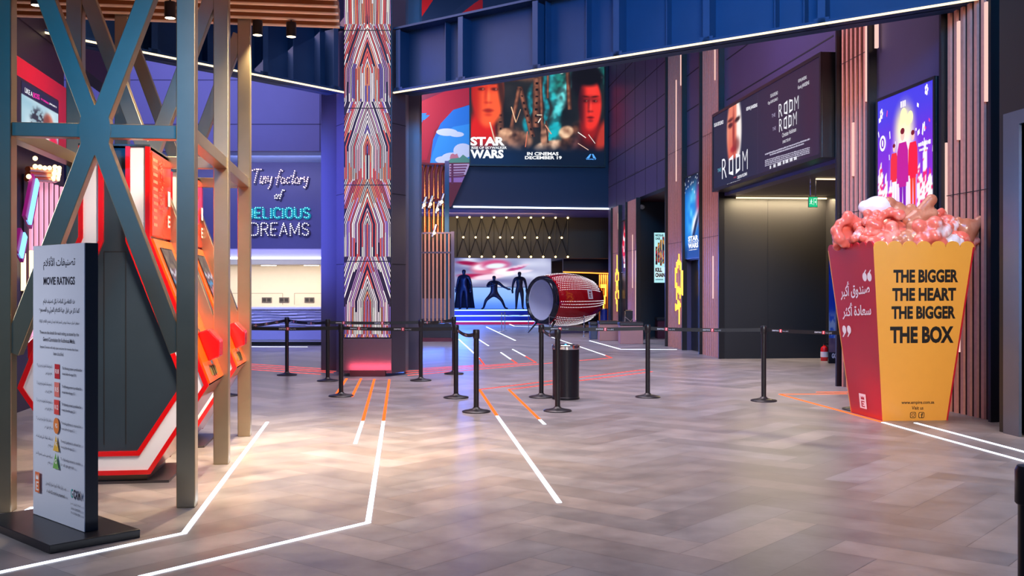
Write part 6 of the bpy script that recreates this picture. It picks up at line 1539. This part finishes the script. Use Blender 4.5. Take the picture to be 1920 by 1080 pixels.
area('counter_blue_wash', ((xA+xB)/2+2, YC-1.6, 2.3), ((xA+xB)/2+2, YC, 0.5), 4, 55, (0.42, 0.42, 1.0), 0.5)
for i, px in enumerate((504, 584)):
    p = at(px, 497, 29.6); z = 2.15
    y = (z-EYE)*F/(540-497.5); p = at(px, 497.5, y); m = MB(); m.lathe([(0.0,-0.012),(0.20,-0.012),(0.22,0.0)], 24, p)
    tag(m.build('ceiling_downlight', glow('downlight_glow', (255,244,224), 6)), ('round ceiling downlight in the snack bar, nearer the tower post', 'round ceiling downlight in the snack bar, nearer the steel column')[i], 'ceiling light', 'snack bar downlights')
for i, px in enumerate((500, 532.5, 580)):
    p = at(px, 562.5, YB-0.03); s = thing('wall_socket', ('grey double socket on the cream wall nearest the tower post', 'grey double socket beside the joint of the cream wall panels', 'grey double socket on the right cream wall panel')[i], 'socket', p, 0, 'double sockets on the snack bar wall')
    m = MB(); m.box(p.x-.15, p.x+.15, p.y, p.y+.03, p.z-.08, p.z+.08); m.build('socket_plate', mat('grey_socket_plate', (120,112,106), 0.4), s, bev=0.01)
    for dx in (-.07, .07):
        m = MB(); m.box(p.x+dx-.05, p.x+dx+.05, p.y-.006, p.y, p.z-.05, p.z+.05); m.build('socket_outlet', mat('dark_socket', (60,56,56), 0.4), s)

# marquee lettering on the indigo wall: each letter a tube channel set with bulbs
def circ(cx_, cy_, rx, ry, a0, a1, n=10): return [(cx_+rx*math.cos(math.radians(a0+(a1-a0)*i/n)), cy_+ry*math.sin(math.radians(a0+(a1-a0)*i/n))) for i in range(n+1)]
G = {
 'D': ([[(0,0),(0,1),(.3,1)]+circ(.3,.7,.32,.3,90,0,5)+circ(.3,.3,.32,.3,0,-90,5)+[(0,0)]], .62), 'E': ([[(.5,1),(0,1),(0,0),(.5,0)],[(0,.5),(.42,.5)]], .5),
 'L': ([[(0,1),(0,0),(.48,0)]], .48), 'I': ([[(0,0),(0,1)]], .02), 'C': ([circ(.3,.72,.3,.28,20,180,6)+circ(.3,.28,.3,.28,180,340,6)], .58), 'O': ([circ(.3,.72,.3,.28,0,180,7)+circ(.3,.28,.3,.28,180,360,7)+[(.6,.72)]], .6),
 'U': ([[(0,1),(0,.28)]+circ(.29,.28,.29,.28,180,360,7)+[(.58,1)]], .58), 'S': ([circ(.27,.75,.27,.25,20,270,8)+circ(.27,.25,.27,.25,90,-160,8)], .54), 'R': ([[(0,0),(0,1),(.3,1)]+circ(.3,.74,.27,.26,90,-90,7)+[(0,.48)],[(.3,.48),(.58,0)]], .58),
 'A': ([[(0,0),(.32,1),(.64,0)],[(.12,.32),(.52,.32)]], .64), 'M': ([[(0,0),(0,1),(.38,.15),(.76,1),(.76,0)]], .76)}
SCR = {
 'T': ([[(-.1,.92),(.15,1.0),(.75,.98)],[(.34,.98),(.18,.0)]], .62), 'i': ([[(.06,.5),(0,.1),(.1,.05),(.22,.2)]], .2), 'n': ([[(0,.05),(.06,.5),(.08,.3),(.22,.5),(.28,.4),(.24,.1),(.36,.15)]], .36),
 'y': ([[(.02,.5),(.06,.2),(.24,.2),(.34,.5),(.28,-.1),(.16,-.3),(.06,-.18)]], .4), 'f': ([[(.5,.95),(.38,1.05),(.28,.9),(.12,-.15)],[(.02,.45),(.42,.52)]], .42), 'a': ([circ(.16,.26,.16,.22,40,400,8)+[(.34,.08),(.42,.2)]], .42),
 'c': ([circ(.16,.27,.16,.22,50,320,7)], .32), 't': ([[(.26,.95),(.14,.1),(.22,.03),(.32,.15)],[(.02,.58),(.38,.62)]], .34), 'o': ([circ(.16,.26,.16,.22,90,450,9)], .36), 'r': ([[(0,.05),(.06,.48),(.08,.36),(.24,.46),(.26,.36)]], .3)}
def marquee(word, table, px0, px1, pyb, pyt, face_m, bulb_m, label, group=None, slant=0.0):
    Y = YS - 0.10; c0, c1 = at(px0, pyb, Y), at(px1, pyb, Y); H_ = at(px0, pyt, Y).z - c0.z
    widths = [table[ch][1] for ch in word]; gap = 0.26 if table is G else 0.04
    tot = sum(widths) + gap*(len(word)-1); k = (c1.x-c0.x)/tot
    t = thing('marquee_word', label, 'sign', (c0.x, YS, c0.z), 0, 'bulb lettering over the snack bar')
    x = c0.x
    for ch, wch in zip(word, widths):
        mf, mb = MB(), MB()
        for pl in table[ch][0]:
            pts = [Vector((x+p[0]*k+slant*p[1]*H_, Y+.05, c0.z+p[1]*H_)) for p in pl]
            mf.tube([p + Vector((.02,.03,-.02)) for p in pts], 0.036 if table is G else 0.03, 6)
            step = 0.060; carry = 0.0
            for p, q in zip(pts, pts[1:]):
                L = (q-p).length; d = carry
                while d <= L:
                    bmesh.ops.create_icosphere(mb.bm, subdivisions=1, radius=0.0175, matrix=Matrix.Translation(p.lerp(q, d/L) - Vector((0,.03,0)))) if L > 0 else None; d += step
                carry = d - L
        pt = mf.build('letter_channel', face_m, t); mb.build('letter_bulbs', bulb_m, pt)
        x += (wch+gap)*k
    return t
M_CH = mat('dark_letter_channel', (44,44,84), 0.4); M_CHT = mat('teal_letter_channel', (10,120,140), 0.4, emit=(0,130,150), es=0.35)
BW = glow('white_letter_bulb', (250,244,255), 2.6); BT = glow('turquoise_letter_bulb', (110,244,240), 2.0); BP_ = glow('pink_white_letter_bulb', (255,220,240), 2.6)
marquee('Tiny', SCR, 472, 509, 345, 317, M_CH, BP_, 'bulb-lit script word Tiny at the upper left of the snack bar sign', slant=.12)
marquee('factory', SCR, 515, 577, 345, 319, M_CH, BP_, 'bulb-lit script word factory at the upper right of the snack bar sign', slant=.12)
marquee('of', SCR, 514, 529, 373, 356, M_CH, BW, 'small bulb-lit script word of in the middle of the snack bar sign', slant=.12)
marquee('DELICIOUS', G, 460, 579, 408, 389, M_CHT, BT, 'turquoise bulb-lit word DELICIOUS on the indigo wall')
marquee('DREAMS', G, 470, 578, 441, 418, M_CH, BW, 'white bulb-lit word DREAMS, lowest on the indigo wall')

# ------------------------------------------------------------------ left wall: red poster screen, copper bulbs, pink light slats
def al_(px, py, a=aL): return WL.a(px, py, a)
b0_, b1_ = al_(30, 500).y, al_(124, 500).y
zr0, zr1 = al_(124, 306).z, al_(124, 174).z
s = thing('poster_screen', 'red framed poster screen at upper left titled LIKE A BOSS', 'screen', WL.w(aL, (b0_+b1_)/2, zr0), math.radians(8.07))
m = MB(WL.M); m.box(aL-0.02, aL+0.10, b0_-1.5, b1_, zr0, zr1); m.build('red_casing', M_REDD, s, bev=0.01)
c0, c1 = al_(39, 262, aL+.11), al_(108, 192, aL+.11)
zsb = al_(108, 288, aL+.11).z; zst_ = c1.z
m = MB(WL.M); m.box(aL+0.09, aL+0.115, c0.y-0.9, c1.y+0.03, zsb-0.05, zst_+0.03); bz = m.build('screen_bezel', M_BLKPL, s)
A = Art(WL.w(aL+0.117, c0.y, zsb), WL.M.to_3x3() @ Vector((0,1,0)), (0,0,1), 0.0008); W_, H_ = c1.y-c0.y, zst_-zsb
def boss(x, y):
    if y < 0.24: return (20,22,58)
    c = mixc((150,190,206), (206,226,232), vnoise(x*5, y*6)); c = mixc(c, (40,46,58), blob(x, y, 0.42, 0.62, 0.20, 0.28, 0, 0.3)*(1 if vnoise(x*20, y*20) > 0.45 else 0.2))
    c = mixc(c, (196,110,86), blob(x, y, 0.72, 0.52, 0.13, 0.18, 0, 0.3)); c = mixc(c, (110,50,40), blob(x, y, 0.66, 0.58, 0.10, 0.22, 0, 0.4)*0.7); c = mixc(c, (250,236,226), blob(x, y, 0.70, 0.85, 0.09, 0.12, 0, 0.4)); c = mixc(c, (226,30,70), blob(x, y, 0.86, 0.86, 0.13, 0.16, 0, 0.4))
    return mixc(c, (30,30,44), blob(x, y, 0.4, 0.9, 0.2, 0.12, 0, 0.4))
A.grid(0, 0, W_, H_, 36, 50, boss)
A.text('LIKE A', A.q(46.5, 173), A.q(61, 182), A.q(46.5, 163.5), (245,245,250), .02); A.text('BOSS', A.q(62, 183), A.q(74, 187.5), A.q(62, 173), (250,40,170), .02)
A.text('IN CINEMAS', A.q(76.5, 187), A.q(91, 196), A.q(76.5, 183.5), (250,40,170), .04); A.text('JANUARY 9', A.q(92, 196), A.q(105.5, 204), A.q(92, 192), (245,245,250), .04)
A.build('screen_picture', M_ART, bz)
# copper tube and bulbs beneath
zc0 = al_(90, 338).z
cl = thing('copper_bulb_cluster', 'glowing bulbs and copper tubes under the red poster screen', 'lamp cluster', WL.w(aL+.1, al_(90,330).y, zc0), math.radians(8.07))
for z, px0, px1 in ((318,52,98),(327,52,102),(336,50,104)):
    m = MB(WL.M); p, q = al_(px0, z-1, aL+.1), al_(px1, z+2, aL+.1); m.tube([p, q], 0.035, 8); m.build('copper_tube', M_COP, cl, True)
for px, py in ((66,297),(66,312),(75,313),(84,315),(93,315),(103,313),(111,315),(54,331),(102,325),(110,327)):
    p = al_(px, py, aL+.16); m = MB(WL.M); m.ball(p, .030, 2); m.build('bulb', glow('soft_bulb', (255,220,160), 2.5), cl, True)
for px in (99, 108):
    p, q = al_(px+3, 318, aL+.14), al_(px, 338, aL+.14); m = MB(WL.M); m.tube([p, q], 0.028, 8); m.build('lit_tube', mat('lit_tube_glow', (255,230,180), emit=(255,226,170), es=1.6), cl, True)
# pink slat light wall
sl = thing('light_slat_screen', 'wall screen of glowing pink vertical slats below the bulbs at far left', 'wall panel', WL.w(aL, al_(90,540).y, 0), math.radians(8.07))
z1 = al_(90, 341).z
m = MB(WL.M); m.box(aL-.02, aL, al_(45,540).y, b1_, 0.75, z1); m.build('backing_board', mat('plum_backing', (40,22,38), 0.5), sl)
M_PINK = mat('pink_light_slat', (236,170,200), 0.4, emit=(255,170,200), es=0.62)
for i in range(8):
    b = al_(56+i*9.6, 540).y; m = MB(WL.M); m.box(aL, aL+.03, b-.03, b+.03, 0.8, z1-.01); m.build('light_slat', M_PINK, sl)
# blue light tube on a magenta bracket, zig-zag, and yellow light lines lower down
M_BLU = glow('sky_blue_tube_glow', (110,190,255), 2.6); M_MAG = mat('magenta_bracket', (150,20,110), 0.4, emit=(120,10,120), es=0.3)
for (p, q, lb) in (((69,339),(54,417),'slanted sky blue light tube in front of the pink slats, upper one'), ((46,440),(38,480),'slanted sky blue light tube lower down beside the tower post')):
    t = thing('light_tube', lb, 'light', WL.w(*al_(p[0],p[1],aL+.2)), 0, 'blue light tubes at the left wall'); P_, Q_ = al_(*p, aL+.2), al_(*q, aL+.2)
    m = MB(WL.M); m.bar(P_, Q_, 0.10, 0.04, (0,1,0)); m.build('glowing_tube', M_BLU, t); m = MB(WL.M); m.bar(P_+Vector((-.02,.0,0)), Q_+Vector((-.02,.0,0)), 0.28, 0.04, (0,1,0)); m.build('bracket', M_MAG, t)
for px, y0, y1, lb in ((59.5, 470, 520, 'thick upright warm light line beside the ratings sign'), (44, 475, 545, 'thin upright yellow light line near the left tower post')):
    c = al_(px, y0, aL+.08); zb_ = al_(px, y1, aL+.08).z; t = thing('upright_light_line', lb, 'light', WL.w(c.x, c.y, zb_), 0, 'upright light lines at the left wall')
    m = MB(WL.M); m.box(c.x-.02, c.x+.02, c.y-.03, c.y+.03, zb_, c.z); m.build('light_bar', mat('warm_yellow_line', (255,226,150), emit=(255,222,140), es=3), t)
